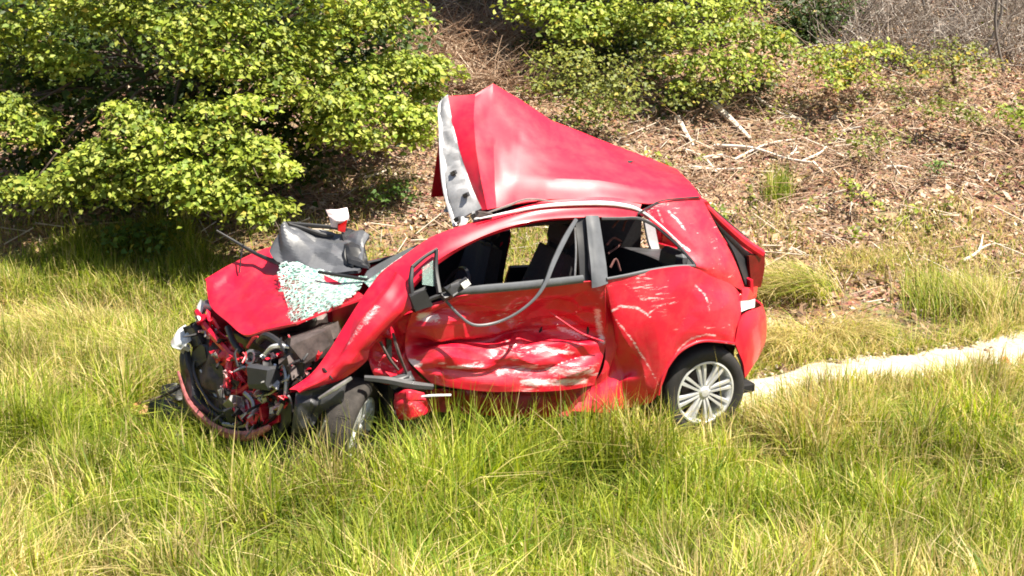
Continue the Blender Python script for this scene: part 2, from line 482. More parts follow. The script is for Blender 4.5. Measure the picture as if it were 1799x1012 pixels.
def crease(U, V):
    s_ = (V - .20) - (U - .10) * 2.0                       # a sharp diagonal fold running down to the wheel arch
    tri = np.clip(s_ / .22, 0, 1) * np.clip((.62 - s_) / .34, 0, 1)
    s2 = (V - .62) + (U - .05) * .9
    return -.075 * tri * np.clip((.55 - U) / .25, 0, 1) * np.clip(U / .05, 0, 1) - .02 * np.clip(s2 / .12, 0, 1) * np.clip((.45 - s2) / .3, 0, 1) * np.clip((.45 - U) / .2, 0, 1)
for _r, _k, _y in ((0, 3, .75), (1, 3, .79), (2, 3, .81), (3, 3, .83)): QP[_r][_k] = (QP[_r][_k][0], _y, QP[_r][_k][2])
QW = [([(0.713,0.79,0.855), (0.705,0.8,0.92), (0.643,0.81,0.95), (0.533,0.82,0.93), (0.45,0.828,0.87)], .020, 1.0), ([(0.456,0.822,0.897), (0.375,0.828,0.932), (0.265,0.829,0.941)], .016, .9),  # scrapes, plus painted highlights along the diagonal crease and the wheel arch
      ([(0.127,0.806,1.021), (0.07,0.822,0.969), (0.032,0.832,0.895), (-0.021,0.822,0.944), (-0.084,0.8,0.968)], .022, .9), ([(0.061,0.82,0.981), (0.037,0.83,0.862)], .026, .8),
      ([(0.676,0.818,0.879), (0.551,0.81,0.72), (0.436,0.81,0.543), (0.345,0.83,0.372)], .020, .9), ([(0.734,0.79,1.087), (0.716,0.78,0.873)], .03, .7),
      ([(0.305,0.846,0.537), (0.249,0.85,0.643), (0.172,0.852,0.7), (0.066,0.85,0.715), (-0.011,0.846,0.697)], .022, .9), ([(0.638,0.81,0.767), (0.515,0.81,0.572), (0.395,0.82,0.375)], .012, .8), ([(0.216,0.81,0.985), (0.097,0.81,1.008), (-0.049,0.79,0.962)], .012, .8), ([(0.677,0.8,1.014), (0.531,0.81,1.029), (0.337,0.81,1.029)], .010, .7), ([(-0.044,0.8,0.936), (-0.167,0.74,0.937)], .014, .8), ([(0.574,0.78,0.498), (0.464,0.8,0.379)], .02, .6), ([(0.662,0.75,0.716), (0.599,0.75,0.564)], .02, .7)]
quarter = patch('rear_quarter_panel', QP, M['red_light_scuff'], car, 120, 80, thick=.006, dents=[(.010, 3.5, 21), (.005, 9, 22)], wave=crease, angle=12, wear_glint=QW)
# crease lip of the wheel arch
mb = MB(); mb.tube([(0.376,0.835,0.363), (0.352,0.84,0.486), (0.268,0.845,0.608), (0.168,0.848,0.662), (0.061,0.845,0.673), (-0.112,0.825,0.634), (-0.191,0.785,0.605)], .009, n=6, sub=6)
mb.build('arch_lip', M['red_light_scuff'], car)
# wheel housing
mb = MB(); mb.lathe([(.352, .60), (.352, .25), (.10, .25)], n=40, c=(0.02, 0, .31))
mb.build('wheel_housing', M['black'], car)

# ---- rear pillar between side window and tailgate
CP = [
 [(0.435,0.6,1.46), (0.302,0.585,1.496), (0.121,0.55,1.509), (-0.072,0.51,1.51)],
 [(0.318,0.62,1.384), (0.189,0.615,1.422), (0.043,0.58,1.44), (-0.116,0.54,1.414)],
 [(0.21,0.68,1.288), (0.105,0.67,1.316), (-0.036,0.62,1.323), (-0.187,0.565,1.282)],
 [(0.134,0.74,1.191), (0.034,0.72,1.213), (-0.104,0.66,1.203), (-0.257,0.6,1.147)],
 [(0.112,0.785,1.142), (-0.014,0.755,1.116), (-0.163,0.69,1.08), (-0.304,0.63,1.03)],
 [(0.144,0.785,1.135), (-0.014,0.76,1.053), (-0.219,0.68,0.958), (-0.38,0.615,0.876)],
]
PW = [([(0.353,0.607,1.458), (0.319,0.635,1.398)], .022, .9), ([(0.286,0.6,1.459), (0.261,0.645,1.381)], .024, .9), ([(0.213,0.6,1.446), (0.165,0.63,1.398), (0.126,0.65,1.335)], .028, .9), ([(0.336,0.65,1.388), (0.209,0.685,1.286), (0.128,0.715,1.221)], .022, 1.0)]
patch('rear_pillar', CP, M['red_light_scuff'], car, 70, 50, out=(0, 1, .3), thick=.006, dents=[(.010, 4, 5), (.004, 10, 6)], angle=14, wear_glint=PW)

# ---- roof rail running down into the windscreen pillar
AP = [
 [(2.093,0.45,1.078), (2.099,0.56,1.04), (2.106,0.66,1.015)],
 [(2.016,0.52,1.219), (1.982,0.62,1.168), (1.955,0.7,1.12)],
 [(1.857,0.52,1.319), (1.833,0.62,1.283), (1.814,0.69,1.246)],
 [(1.686,0.52,1.41), (1.67,0.6,1.369), (1.664,0.655,1.327)],
 [(1.433,0.52,1.472), (1.432,0.58,1.443), (1.431,0.62,1.405)],
 [(1.213,0.52,1.521), (1.22,0.58,1.493), (1.218,0.615,1.452)],
 [(0.977,0.52,1.558), (0.993,0.58,1.515), (0.999,0.61,1.467)],
 [(0.658,0.52,1.556), (0.688,0.58,1.513), (0.702,0.61,1.454)],
 [(0.474,0.54,1.532), (0.506,0.585,1.494), (0.525,0.61,1.437)],
 [(0.375,0.56,1.507), (0.407,0.59,1.473), (0.436,0.61,1.427)],
]
patch('roof_rail', AP, M['red'], car, 80, 14, out=(0, .6, .6), thick=.03, dents=[(.004, 5, 3)])
# stripped paint and bent gutter along the rail
mb = MB(); mb.tube([(1.434,0.56,1.492), (1.216,0.57,1.521), (1.002,0.575,1.539), (0.688,0.58,1.53), (0.501,0.59,1.501), (0.396,0.6,1.46), (0.296,0.65,1.378), (0.184,0.71,1.267)], [.004, .008, .011, .014, .012, .009, .006, .003], n=6, sub=6)
mb.build('gutter_strip', M['primer'], car)
mb = MB(); mb.tube([(1.408,0.53,1.505), (1.257,0.54,1.548), (1.109,0.53,1.576), (0.917,0.55,1.545)], [.004, .007, .007, .004], n=5, sub=5)
mb.build('gutter_strip', M['steel'], car)
# joint between roof and pillar
mb = MB(); mb.tube([(0.433,0.61,1.451), (0.353,0.605,1.486), (0.24,0.58,1.515), (-0.047,0.53,1.508)], .005, n=5, sub=5)
mb.build('seam_strip', M['dark_grey'], car)

# ---- caved-in door
DR = [
 [(1.904,0.76,1.055), (1.923,0.71,0.955), (1.927,0.67,0.845), (1.925,0.7,0.76), (1.877,0.75,0.695), (1.801,0.74,0.607)],
 [(1.749,0.78,1.098), (1.771,0.79,0.999), (1.735,0.64,0.846), (1.747,0.73,0.773), (1.736,0.8,0.706), (1.669,0.77,0.571)],
 [(1.496,0.78,1.12), (1.446,0.65,0.947), (1.419,0.58,0.789), (1.459,0.68,0.734), (1.482,0.78,0.665), (1.461,0.77,0.52)],
 [(1.306,0.78,1.12), (1.255,0.62,0.927), (1.241,0.57,0.789), (1.302,0.73,0.756), (1.301,0.77,0.665), (1.294,0.78,0.5)],
 [(1.164,0.78,1.119), (1.105,0.61,0.925), (1.082,0.56,0.785), (1.126,0.7,0.739), (1.148,0.79,0.636), (1.123,0.78,0.475)],
 [(0.93,0.78,1.115), (0.863,0.65,0.926), (0.838,0.62,0.794), (0.891,0.73,0.732), (0.931,0.8,0.632), (0.933,0.77,0.458)],
 [(0.745,0.788,1.115), (0.719,0.775,0.942), (0.688,0.745,0.797), (0.695,0.735,0.695), (0.731,0.75,0.582), (0.772,0.745,0.456)],
]
DW = [([(1.394,0.78,0.629), (1.184,0.79,0.62), (0.968,0.8,0.576), (0.802,0.77,0.562)], .060, .74), ([(1.746,0.8,0.7), (1.499,0.78,0.688)], .045, .72), ([(1.251,0.78,0.55), (0.839,0.77,0.495)], .045, .80),
      ([(1.298,0.72,0.701), (1.08,0.72,0.718), (0.922,0.78,0.681)], .026, .85), ([(1.859,0.76,1.014), (1.781,0.8,1.003)], .05, .85), ([(1.912,0.72,0.744), (1.879,0.75,0.736)], .035, .9), ([(0.94,0.58,0.791), (0.749,0.66,0.701)], .03, .8),
      ([(0.766,0.72,0.968), (0.711,0.72,0.714)], .035, .8), ([(1.779,0.8,0.738), (1.392,0.6,0.743), (1.156,0.56,0.758)], .018, .8), ([(1.469,0.62,0.917), (1.137,0.6,0.926)], .018, .7), ([(0.955,0.77,0.724), (0.951,0.84,0.622)], .035, .8)]
door = patch('door', DR, M['red_scuff'], car, 118, 76, thick=.006, dents=[(.040, (2.4, 6.5), 11), (.040, (4.2, 11), 12), (.022, (8, 18), 13)], angle=2, wear_glint=[(a_, w_ * 1.1, s_ * 1.25) for a_, w_, s_ in DW])
# its outer belt moulding, broken front corner and mirror stump
mb = MB(); mb.tube([(1.685,0.8,1.145), (1.51,0.815,1.147), (1.235,0.82,1.143), (0.889,0.8,1.139)], [.020, .026, .026, .024], n=8, sub=6, flat=.6)
mb.build('belt_moulding', M['grey_plastic'], door)
mb = MB()
mb.tube([(1.892,0.72,1.286), (1.914,0.76,1.201), (1.907,0.79,1.073)], [.012, .016, .014], n=6)
mb.tube([(1.907,0.79,1.073), (1.801,0.79,1.12), (1.672,0.8,1.147)], [.014, .013, .013], n=6)
mb.tube([(1.892,0.72,1.286), (1.812,0.69,1.329), (1.725,0.66,1.36)], [.014, .012, .012], n=6)
mb.tube([(1.736,0.68,1.359), (1.755,0.72,1.256), (1.761,0.79,1.144)], [.012, .014, .016], n=6)
mb.box((1.87,0.78,1.115), (.10, .03, .10), (0, .3, 0), jit=.012)
mb.build('window_frame', M['black'], door)
M['torn'] = plain('torn_red_brown_lining', (.12, .045, .04), .8, var=.5)
M['glass'] = None
def glass_mats():
    m, n, b = mat('green_glass')
    b.inputs['Base Color'].default_value = (.55, .72, .66, 1); b.inputs['Roughness'].default_value = .08
    b.inputs['Transmission Weight'].default_value = .75; b.inputs['IOR'].default_value = 1.3
    M['glass'] = m
    m, n, b = mat('shattered_glass')
    tc = nd(n, 'ShaderNodeTexCoord')
    v1 = nd(n, 'ShaderNodeTexVoronoi', Scale=36, feature='DISTANCE_TO_EDGE')
    v2 = nd(n, 'ShaderNodeTexVoronoi', Scale=15, feature='DISTANCE_TO_EDGE')
    no = nd(n, 'ShaderNodeTexNoise', Scale=5.5, Detail=5, Roughness=.7)
    no2 = nd(n, 'ShaderNodeTexNoise', Scale=55, Detail=4)
    for x in (v1, v2, no, no2): n.links.new(tc.outputs['Object'], x.inputs['Vector'])
    r1 = ramp(n, v1.outputs[0], [(.03, 1.0), (.09, 0.0)]); r2 = ramp(n, v2.outputs[0], [(.02, 1.0), (.07, 0.0)])
    mxm = nd(n, 'ShaderNodeMath', operation='MAXIMUM'); n.links.new(r1.outputs[0], mxm.inputs[0]); n.links.new(r2.outputs[0], mxm.inputs[1])
    r3 = ramp(n, no.outputs[0], [(.38, .25), (.62, 1.0)])
    fac = nd(n, 'ShaderNodeMath', operation='MULTIPLY'); n.links.new(mxm.outputs[0], fac.inputs[0]); n.links.new(r3.outputs[0], fac.inputs[1])
    ad = nd(n, 'ShaderNodeMath', operation='ADD', use_clamp=True); ad.inputs[1].default_value = .10
    sp = nd(n, 'ShaderNodeSeparateXYZ'); n.links.new(tc.outputs['Object'], sp.inputs[0])
    mr = nd(n, 'ShaderNodeMapRange'); mr.inputs[1].default_value = 2.42; mr.inputs[2].default_value = 2.12; mr.inputs[3].default_value = .02; mr.inputs[4].default_value = .42
    n.links.new(sp.outputs[0], mr.inputs[0]); n.links.new(mr.outputs[0], ad.inputs[1])
    n.links.new(fac.outputs[0], ad.inputs[0])
    r4 = ramp(n, no2.outputs[0], [(.40, (.22, .45, .40)), (.62, (.78, .86, .82))])
    n.links.new(r4.outputs[0], b.inputs['Base Color']); b.inputs['Roughness'].default_value = .35
    tr = nd(n, 'ShaderNodeBsdfTransparent'); tr.inputs[0].default_value = (.80, .93, .88, 1)
    ms = nd(n, 'ShaderNodeMixShader'); n.links.new(ad.outputs[0], ms.inputs[0])
    n.links.new(tr.outputs[0], ms.inputs[1]); n.links.new(b.outputs[0], ms.inputs[2])
    n.links.new(ms.outputs[0], n.nodes['Material Output'].inputs['Surface'])
    M['shatter'] = m
glass_mats()
patch('quarter_glass', [[(1.827,0.7,1.275), (1.75,0.69,1.314)], [(1.842,0.74,1.189), (1.773,0.75,1.175)]], M['glass'], door, 4, 4, thick=.004)
mb = MB(); mb.box((1.694,0.86,1.187), (.11, .05, .05), (.2, .2, .3), jit=.012); mb.box((1.74,0.85,1.141), (.06, .05, .04), (.5, .2, .1), jit=.01)
mb.tube([(1.72,0.84,1.153), (1.657,0.87,1.214), (1.634,0.88,1.234)], .014, n=6)
mir = mb.build('mirror_stump', M['dark_grey'], door)
mb = MB(); mb.box((1.645,0.89,1.208), (.05, .012, .035), (.3, .5, .1)); mb.build('mirror_glass', M['lampclear'], mir)
# rubber strip torn loose and hanging in a loop
mb = MB(); mb.tube([(0.854,0.63,1.453), (0.96,0.7,1.36), (1.078,0.8,1.252), (1.16,0.87,1.157), (1.238,0.89,1.077), (1.353,0.89,1.004), (1.475,0.88,0.963), (1.597,0.88,0.968), (1.676,0.86,1.03), (1.743,0.84,1.113)], [.013, .017, .016, .012, .009, .008, .009, .009, .008, .008], n=7, sub=6)
mb.build('weather_strip', M['grey_plastic'], car)
# scrape lines where the skin tore
mb = MB()
mb.tube([(0.735,0.78,0.735), (0.887,0.78,0.806), (1.004,0.75,0.892), (1.063,0.72,0.939)], [.004, .007, .005, .003], n=5)
mb.build('torn_edge', M['red_scuff'], door)

# ---- centre pillar, still upright
patch('centre_pillar', [[(0.786,0.62,1.47), (0.747,0.625,1.471), (0.7,0.62,1.466)], [(0.805,0.7,1.313), (0.765,0.71,1.312), (0.707,0.7,1.304)], [(0.82,0.765,1.192), (0.781,0.775,1.191), (0.716,0.765,1.182)], [(0.828,0.8,1.078), (0.789,0.81,1.084), (0.724,0.8,1.095)]],
      M['grey_plastic'], car, 24, 8, thick=.03, dents=[(.006, 9, 3)])
patch('lock_pillar', [[(0.837,0.58,1.449), (0.78,0.6,1.462)], [(0.861,0.68,1.28), (0.786,0.68,1.273)], [(0.878,0.75,1.092), (0.801,0.76,1.086)]], M['black'], car, 12, 5, thick=.02)
mb = MB(); mb.tube([(0.856,0.62,1.404), (0.876,0.68,1.281), (0.91,0.74,1.144)], .006, n=5); mb.build('window_channel', M['steel'], car)
# window seal round the rear side window
mb = MB(); mb.tube([(0.681,0.615,1.443), (0.551,0.615,1.433), (0.437,0.62,1.425), (0.326,0.635,1.374), (0.212,0.69,1.269), (0.132,0.75,1.172), (0.119,0.785,1.132)], [.011, .011, .011, .009, .009, .009, .007], n=6, sub=6)
mb.build('window_seal', M['dark_grey'], car)
mb = MB(); mb.tube([(0.73,0.795,1.122), (0.599,0.79,1.128), (0.44,0.78,1.138), (0.261,0.775,1.144), (0.125,0.78,1.139)], [.008, .010, .012, .012, .008], n=6, sub=5)
mb.build('window_seal', M['grey_plastic'], car)

# ---- sill
patch('sill', [[(1.811,0.6,0.506), (1.801,0.6,0.47), (1.785,0.6,0.39)], [(1.449,0.65,0.492), (1.446,0.66,0.438), (1.428,0.64,0.321)], [(1.133,0.68,0.464), (1.138,0.69,0.403), (1.132,0.68,0.275)], [(0.782,0.735,0.468), (0.817,0.745,0.397), (0.891,0.745,0.276)]],
      M['shaded_red'], car, 40, 10, thick=.02, dents=[(.035, 6, 31), (.015, 14, 32)], angle=8)
mb = MB(); mb.tube([(1.896,0.79,0.56), (1.816,0.8,0.559), (1.704,0.79,0.542)], [.004, .007, .006], n=5); mb.build('sill_trim', M['primer'], car)
patch('sill_end', [[(2.01,0.72,0.576), (2.024,0.74,0.511), (1.988,0.7,0.409)], [(1.961,0.8,0.617), (1.976,0.84,0.546), (1.94,0.78,0.424)], [(1.859,0.78,0.575), (1.85,0.8,0.526), (1.811,0.74,0.438)]],
      M['red_scuff'], car, 20, 20, thick=.012, dents=[(.035, 9, 33), (.018, 20, 34)], angle=8)

# ---- torn front wing
FN = [
 [(1.974,0.56,1.257), (1.946,0.64,1.234), (1.927,0.74,1.198), (1.92,0.79,1.075)],
 [(2.077,0.58,1.184), (2.043,0.68,1.137), (2.017,0.77,1.087), (1.982,0.755,1.014)],
 [(2.174,0.6,1.076), (2.151,0.71,1.034), (2.138,0.79,0.984), (2.094,0.755,0.924)],
 [(2.264,0.62,0.961), (2.248,0.71,0.917), (2.227,0.79,0.873), (2.151,0.745,0.856)],
 [(2.367,0.64,0.826), (2.335,0.71,0.798), (2.308,0.77,0.768), (2.175,0.73,0.783)],
 [(2.467,0.66,0.728), (2.433,0.71,0.72), (2.387,0.75,0.694), (2.317,0.72,0.694)],
 [(2.588,0.67,0.663), (2.555,0.69,0.662), (2.52,0.7,0.657), (2.487,0.69,0.662)],
]
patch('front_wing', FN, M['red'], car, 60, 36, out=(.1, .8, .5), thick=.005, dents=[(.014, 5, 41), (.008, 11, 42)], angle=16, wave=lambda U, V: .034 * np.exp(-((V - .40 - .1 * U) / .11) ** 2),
      wear_glint=[([(2.308,0.74,0.881), (2.214,0.76,0.995), (2.104,0.74,1.089)], .05, .85), ([(2.429,0.7,0.745), (2.338,0.72,0.788)], .02, .7), ([(1.986,0.66,1.217), (1.941,0.74,1.148)], .03, .7)])  # first streak paints in the sun highlight along the ridge, mixed with scraping
# bent inner wing and hinge pillar in the hole behind it
patch('inner_wing', [[(2.076,0.66,1.015), (1.992,0.66,0.989), (1.892,0.7,1.028)], [(2.109,0.62,0.86), (1.979,0.6,0.804), (1.911,0.66,0.826)], [(2.126,0.64,0.734), (1.972,0.62,0.68), (1.907,0.68,0.718)], [(2.089,0.66,0.628), (1.954,0.66,0.582), (1.782,0.7,0.557)]],
      M['red_scuff'], car, 30, 30, thick=.012, dents=[(.07, 6, 51), (.04, 14, 52)], angle=8)
mb = MB()
mb.tube([(2.182,0.72,0.688), (2.065,0.76,0.671), (1.938,0.77,0.63), (1.805,0.77,0.598)], [.016, .022, .026, .018], n=6)
mb.tube([(1.954,0.74,0.676), (1.937,0.72,0.566)], [.03, .02], n=6, sub=1)
mb.box((1.974,0.74,0.652), (.12, .05, .04), (0, .2, .1), jit=.015)
mb.build('hinge_bracket', M['dark_grey'], car)
mb = MB()
mb.tube([(2.007,0.7,0.92), (1.989,0.74,0.814), (1.946,0.74,0.692)], [.008, .010, .008], n=5)
mb.tube([(2.08,0.7,0.879), (2.039,0.73,0.784), (1.992,0.74,0.715)], [.008, .009, .006], n=5)
mb.build('wiring', M['rust'], car)

# ---- bonnet folded like a tent
HD = [
 [(2.82,-0.65,0.985), (2.687,-0.66,1.044), (2.529,-0.68,1.103), (2.35,-0.7,1.166)],
 [(2.832,-0.54,0.925), (2.683,-0.55,0.991), (2.531,-0.52,1.072), (2.327,-0.5,1.139)],
 [(2.826,-0.42,0.859), (2.665,-0.36,0.948), (2.497,-0.3,1.04), (2.252,-0.28,1.092)],
 [(2.77,-0.18,0.828), (2.623,-0.12,0.92), (2.443,-0.06,1.014), (2.178,0,1.086)],
 [(2.709,0.05,0.808), (2.565,0.1,0.902), (2.386,0.14,0.989), (2.12,0.2,1.072)],
 [(2.609,0.24,0.885), (2.497,0.26,0.938), (2.339,0.3,1.005), (2.095,0.36,1.075)],
 [(2.482,0.42,0.954), (2.395,0.44,0.989), (2.262,0.46,1.032), (2.095,0.48,1.079)],
]
hood = patch('bonnet', HD, M['red'], car, 64, 40, out=(0, 0, 1), thick=.012, dents=[(.034, 2.6, 61), (.014, 6, 63), (.005, 14, 62)], angle=10)
mb = MB(); mb.tube([(2.822,-0.66,0.976), (2.686,-0.67,1.038), (2.528,-0.69,1.101), (2.414,-0.7,1.141)], [.010, .014, .010, .006], n=6); mb.build('bonnet_edge', M['red_light_scuff'], hood)
# sheet of shattered windscreen draped over it
WS = [
 [(2.401,-0.29,1.097), (2.446,-0.24,1.034), (2.471,-0.1,0.972), (2.477,0.08,0.914), (2.491,0.26,0.869)],
 [(2.29,-0.27,1.091), (2.321,-0.17,1.039), (2.361,0,0.992), (2.393,0.22,0.942), (2.42,0.42,0.9)],
 [(2.175,-0.13,1.069), (2.203,-0.05,1.027), (2.254,0.1,0.999), (2.299,0.28,0.968), (2.339,0.44,0.942)],
 [(2.08,0.05,1.067), (2.121,0.12,1.039), (2.173,0.24,1.019), (2.237,0.38,0.995), (2.275,0.48,0.986)],
 [(1.982,0.2,1.086), (2.046,0.28,1.064), (2.115,0.38,1.042), (2.178,0.44,1.024), (2.227,0.5,1.019)],
]
WS = [[(p[0] + .01, p[1] + .01, p[2] + .050) for p in r] for r in WS]
patch('windscreen', WS, M['shatter'], car, 60, 60, out=(0, 0, 1), thick=.003, dents=[(.014, 4, 71), (.008, 11, 72)], pin=False, ragged=73, angle=14)

# ---- roof, cut and folded up into a peak
RF = [
 [(1.396,0.5,1.528), (1.405,0.37,1.637), (1.41,0.2,1.815), (1.407,0.05,1.984), (1.38,-0.1,2.126)],
 [(1.373,0.53,1.535), (1.372,0.44,1.679), (1.343,0.28,1.849), (1.29,0.11,2.019), (1.213,-0.06,2.141)],
 [(1.304,0.5,1.535), (1.258,0.37,1.695), (1.195,0.2,1.872), (1.129,0.03,2.039), (1.067,-0.13,2.194)],
 [(1.191,0.52,1.553), (1.115,0.36,1.684), (1.023,0.18,1.833), (0.943,0.02,1.971), (0.875,-0.12,2.075)],
 [(0.988,0.52,1.566), (0.925,0.39,1.66), (0.849,0.24,1.755), (0.771,0.08,1.843), (0.684,-0.11,1.947)],
 [(0.663,0.53,1.547), (0.607,0.42,1.626), (0.537,0.28,1.689), (0.464,0.12,1.753), (0.355,-0.11,1.818)],
 [(0.336,0.575,1.5), (0.287,0.45,1.568), (0.224,0.3,1.619), (0.155,0.14,1.657), (0.026,-0.13,1.704)],
 [(-0.064,0.53,1.503), (-0.098,0.42,1.529), (-0.143,0.28,1.548), (-0.189,0.12,1.566), (-0.301,-0.15,1.566)],
]
RF = [r + [(r[-1][0] - .03, -.36, 1.44 + (r[-1][2] - 1.44) * .55), (r[-1][0] - .05, -.60, 1.42)] for r in RF]
fr = .0
roof = patch('roof', RF, M['red_flat'], car, 71, 49, out=(0, .5, .8), thick=.008, dents=[(.014, 1.8, 81), (.005, 5, 83), (.002, 11, 82)], lin=True, angle=9)
# its torn front header, bare metal
M['header_metal'] = plain('dull_header_metal', (.33, .33, .34), .5, .2, var=.35, scale=12)
HB = [
 [(1.372,-0.11,2.136), (1.402,-0.11,2.116), (1.425,-0.11,2.075)],
 [(1.403,0.05,1.984), (1.44,0.04,1.974), (1.473,0.03,1.961)],
 [(1.407,0.2,1.815), (1.457,0.18,1.808), (1.511,0.14,1.793)],
 [(1.405,0.37,1.644), (1.472,0.33,1.629), (1.535,0.27,1.61)],
 [(1.396,0.5,1.538), (1.473,0.46,1.497), (1.529,0.42,1.434)],
]
hdr = patch('roof_header', HB, M['header_metal'], roof, 40, 16, out=(.8, .3, 0), thick=.014, dents=[(.022, 7, 91), (.010, 18, 92)], angle=14)
mb = MB(); mb.tube([(1.38,-0.1,2.13), (1.429,-0.11,2.069), (1.476,0.03,1.961), (1.511,0.14,1.793), (1.535,0.27,1.61), (1.529,0.42,1.427)], [.005, .008, .009, .010, .013, .016], n=6, sub=6); mb.build('header_edge', M['primer'], hdr)  # white rim puts the strong light on this edge into the colour
for c in ((1.466,0.26,1.715), (1.442,0.4,1.605), (1.514,0.44,1.476), (1.432,0.5,1.501)):
    mb = MB(); mb.box((c[0] + .015, c[1] + .012, c[2]), (.02, .05, .025), (.4, .2, .3)); mb.build('clip', M['black'], hdr)
for k, (a_, b_) in enumerate((((1.501,0.46,1.492), (1.53,0.48,1.438)), ((1.452,0.48,1.519), (1.454,0.52,1.453)), ((1.525,0.32,1.564), (1.562,0.3,1.495)))):
    patch('torn_flap', [[a_, (a_[0] - .05, a_[1], a_[2])], [b_, (b_[0] - .03, b_[1] + .02, b_[2])]], M['header_metal'], hdr, 8, 6, thick=.003, dents=[(.02, 20, 200 + k)], pin=False)
mb = MB(); mb.box((1.394,0.53,1.504), (.10, .03, .035), (0, -.25, 0), jit=.008); mb.build('hinge_stub', M['rust'], car)
# far roof ditch moulding and aerial stub
mb = MB(); mb.tube([(0.044,-0.16,1.693), (-0.184,-0.18,1.561), (-0.429,-0.16,1.398)], [.008, .014, .012], n=6); mb.build('roof_moulding', M['red'], roof)
mb = MB(); mb.tube([(0.245,0.13,1.658), (0.234,0.13,1.686), (0.199,0.12,1.69)], [.016, .012, .005], n=6); mb.build('aerial_stub', M['dark_grey'], roof)

# ---- tailgate pushed out, its glass gone
TG = [
 [(-0.366,0.52,1.089), (-0.455,0.54,0.987), (-0.474,0.55,0.873)],
]
tail = patch('tailgate', [[(-0.565,0.5,1.089), (-0.58,0.5,0.88)], [(-.60, .15, 1.09), (-.60, .15, .86)], [(-.60, -.30, 1.09), (-.60, -.30, .86)], [(-.52, -.62, 1.09), (-.52, -.62, .86)]], M['red'], car, 30, 10, out=(-1, 0, 0), thick=.05, dents=[(.02, 4, 95)])
mb = MB(); mb.tube([(-0.12,0.5,1.439), (-0.253,0.5,1.319), (-0.417,0.5,1.186), (-0.565,0.5,1.089)], [.016, .024, .030, .030], n=8, sub=5); mb.tube([(-.12, -.55, 1.42), (-.35, -.60, 1.25), (-.55, -.62, 1.09)], .03, n=8); mb.tube([(-.12, .5, 1.44), (-.16, 0, 1.50), (-.12, -.55, 1.42)], .03, n=8)
mb.build('tailgate_frame', M['red'], tail)
mb = MB(); mb.tube([(-0.132,0.48,1.453), (-0.283,0.48,1.328), (-0.457,0.48,1.194)], [.008, .013, .010], n=6); mb.build('glass_rubber', M['black'], tail)
patch('tailgate_side', [[(-0.446,0.53,1.092), (-0.592,0.5,1.087)], [(-0.462,0.53,0.984), (-0.595,0.5,0.979)], [(-0.488,0.53,0.866), (-0.576,0.5,0.865)]], M['dark_lamp'], tail, 8, 6, thick=.02)
# dark gap between body and tailgate
patch('tailgate_aperture', [[(-0.153,0.47,1.402), (-0.253,0.42,1.341)], [(-0.239,0.5,1.272), (-0.388,0.44,1.191)], [(-0.324,0.54,1.124), (-0.525,0.46,1.05)], [(-0.397,0.58,0.919), (-0.541,0.48,0.86)]], M['black'], car, 16, 6, thick=.01)
# lamps at the rear corner
patch('tail_light', [[(-0.331,0.625,0.925), (-0.41,0.6,0.903), (-0.52,0.54,0.885)], [(-0.322,0.655,0.885), (-0.396,0.63,0.87), (-0.504,0.56,0.849)], [(-0.295,0.69,0.851), (-0.384,0.65,0.839), (-0.487,0.58,0.821)]], M['lampred'], car, 12, 12, thick=.03)
patch('reversing_light', [[(-0.291,0.69,0.848), (-0.371,0.65,0.837), (-0.471,0.59,0.818)], [(-0.275,0.72,0.787), (-0.347,0.69,0.789), (-0.442,0.63,0.774)]], M['lampclear'], car, 8, 10, thick=.03)
# rear bumper wrapping the corner
RB = [
 [(-0.195,0.785,0.612), (-0.234,0.785,0.532), (-0.272,0.78,0.457), (-0.305,0.76,0.353)],
 [(-0.234,0.765,0.74), (-0.272,0.775,0.637), (-0.309,0.77,0.517), (-0.348,0.74,0.376)],
 [(-0.325,0.71,0.778), (-0.361,0.73,0.677), (-0.399,0.72,0.536), (-0.42,0.69,0.408)],
 [(-0.482,0.6,0.758), (-0.509,0.62,0.667), (-0.536,0.61,0.525), (-0.534,0.58,0.406)],
 [(-.66, .40, .72), (-.69, .40, .62), (-.69, .40, .46), (-.63, .40, .34)],
 [(-.69, .0, .73), (-.72, .0, .62), (-.72, .0, .46), (-.66, .0, .33)],
 [(-.66, -.45, .72), (-.69, -.45, .62), (-.69, -.45, .46), (-.63, -.45, .34)],
 [(-.50, -.72, .72), (-.53, -.74, .62), (-.52, -.74, .46), (-.48, -.72, .34)],
]
patch('rear_bumper', RB, M['red'], car, 50, 20, out=(-1, .3, 0), thick=.012, dents=[(.006, 3, 98)])
patch('rear_panel', [[(-.44, .60, .95), (-.46, .60, .70)], [(-.52, .0, .95), (-.54, 0, .70)], [(-.44, -.62, .95), (-.46, -.62, .70)]], M['red'], car, 12, 6, out=(-1, 0, 0), thick=.02)
mb = MB(); mb.tube([(-0.281,0.7,0.499), (-0.306,0.72,0.433), (-0.317,0.73,0.357)], .012, n=6); mb.build('arch_liner', M['pale_grey'], car)
mb = MB(); mb.box((-.28, .40, .52), (.20, .34, .30), jit=.02); mb.build('arch_box', M['black'], car)

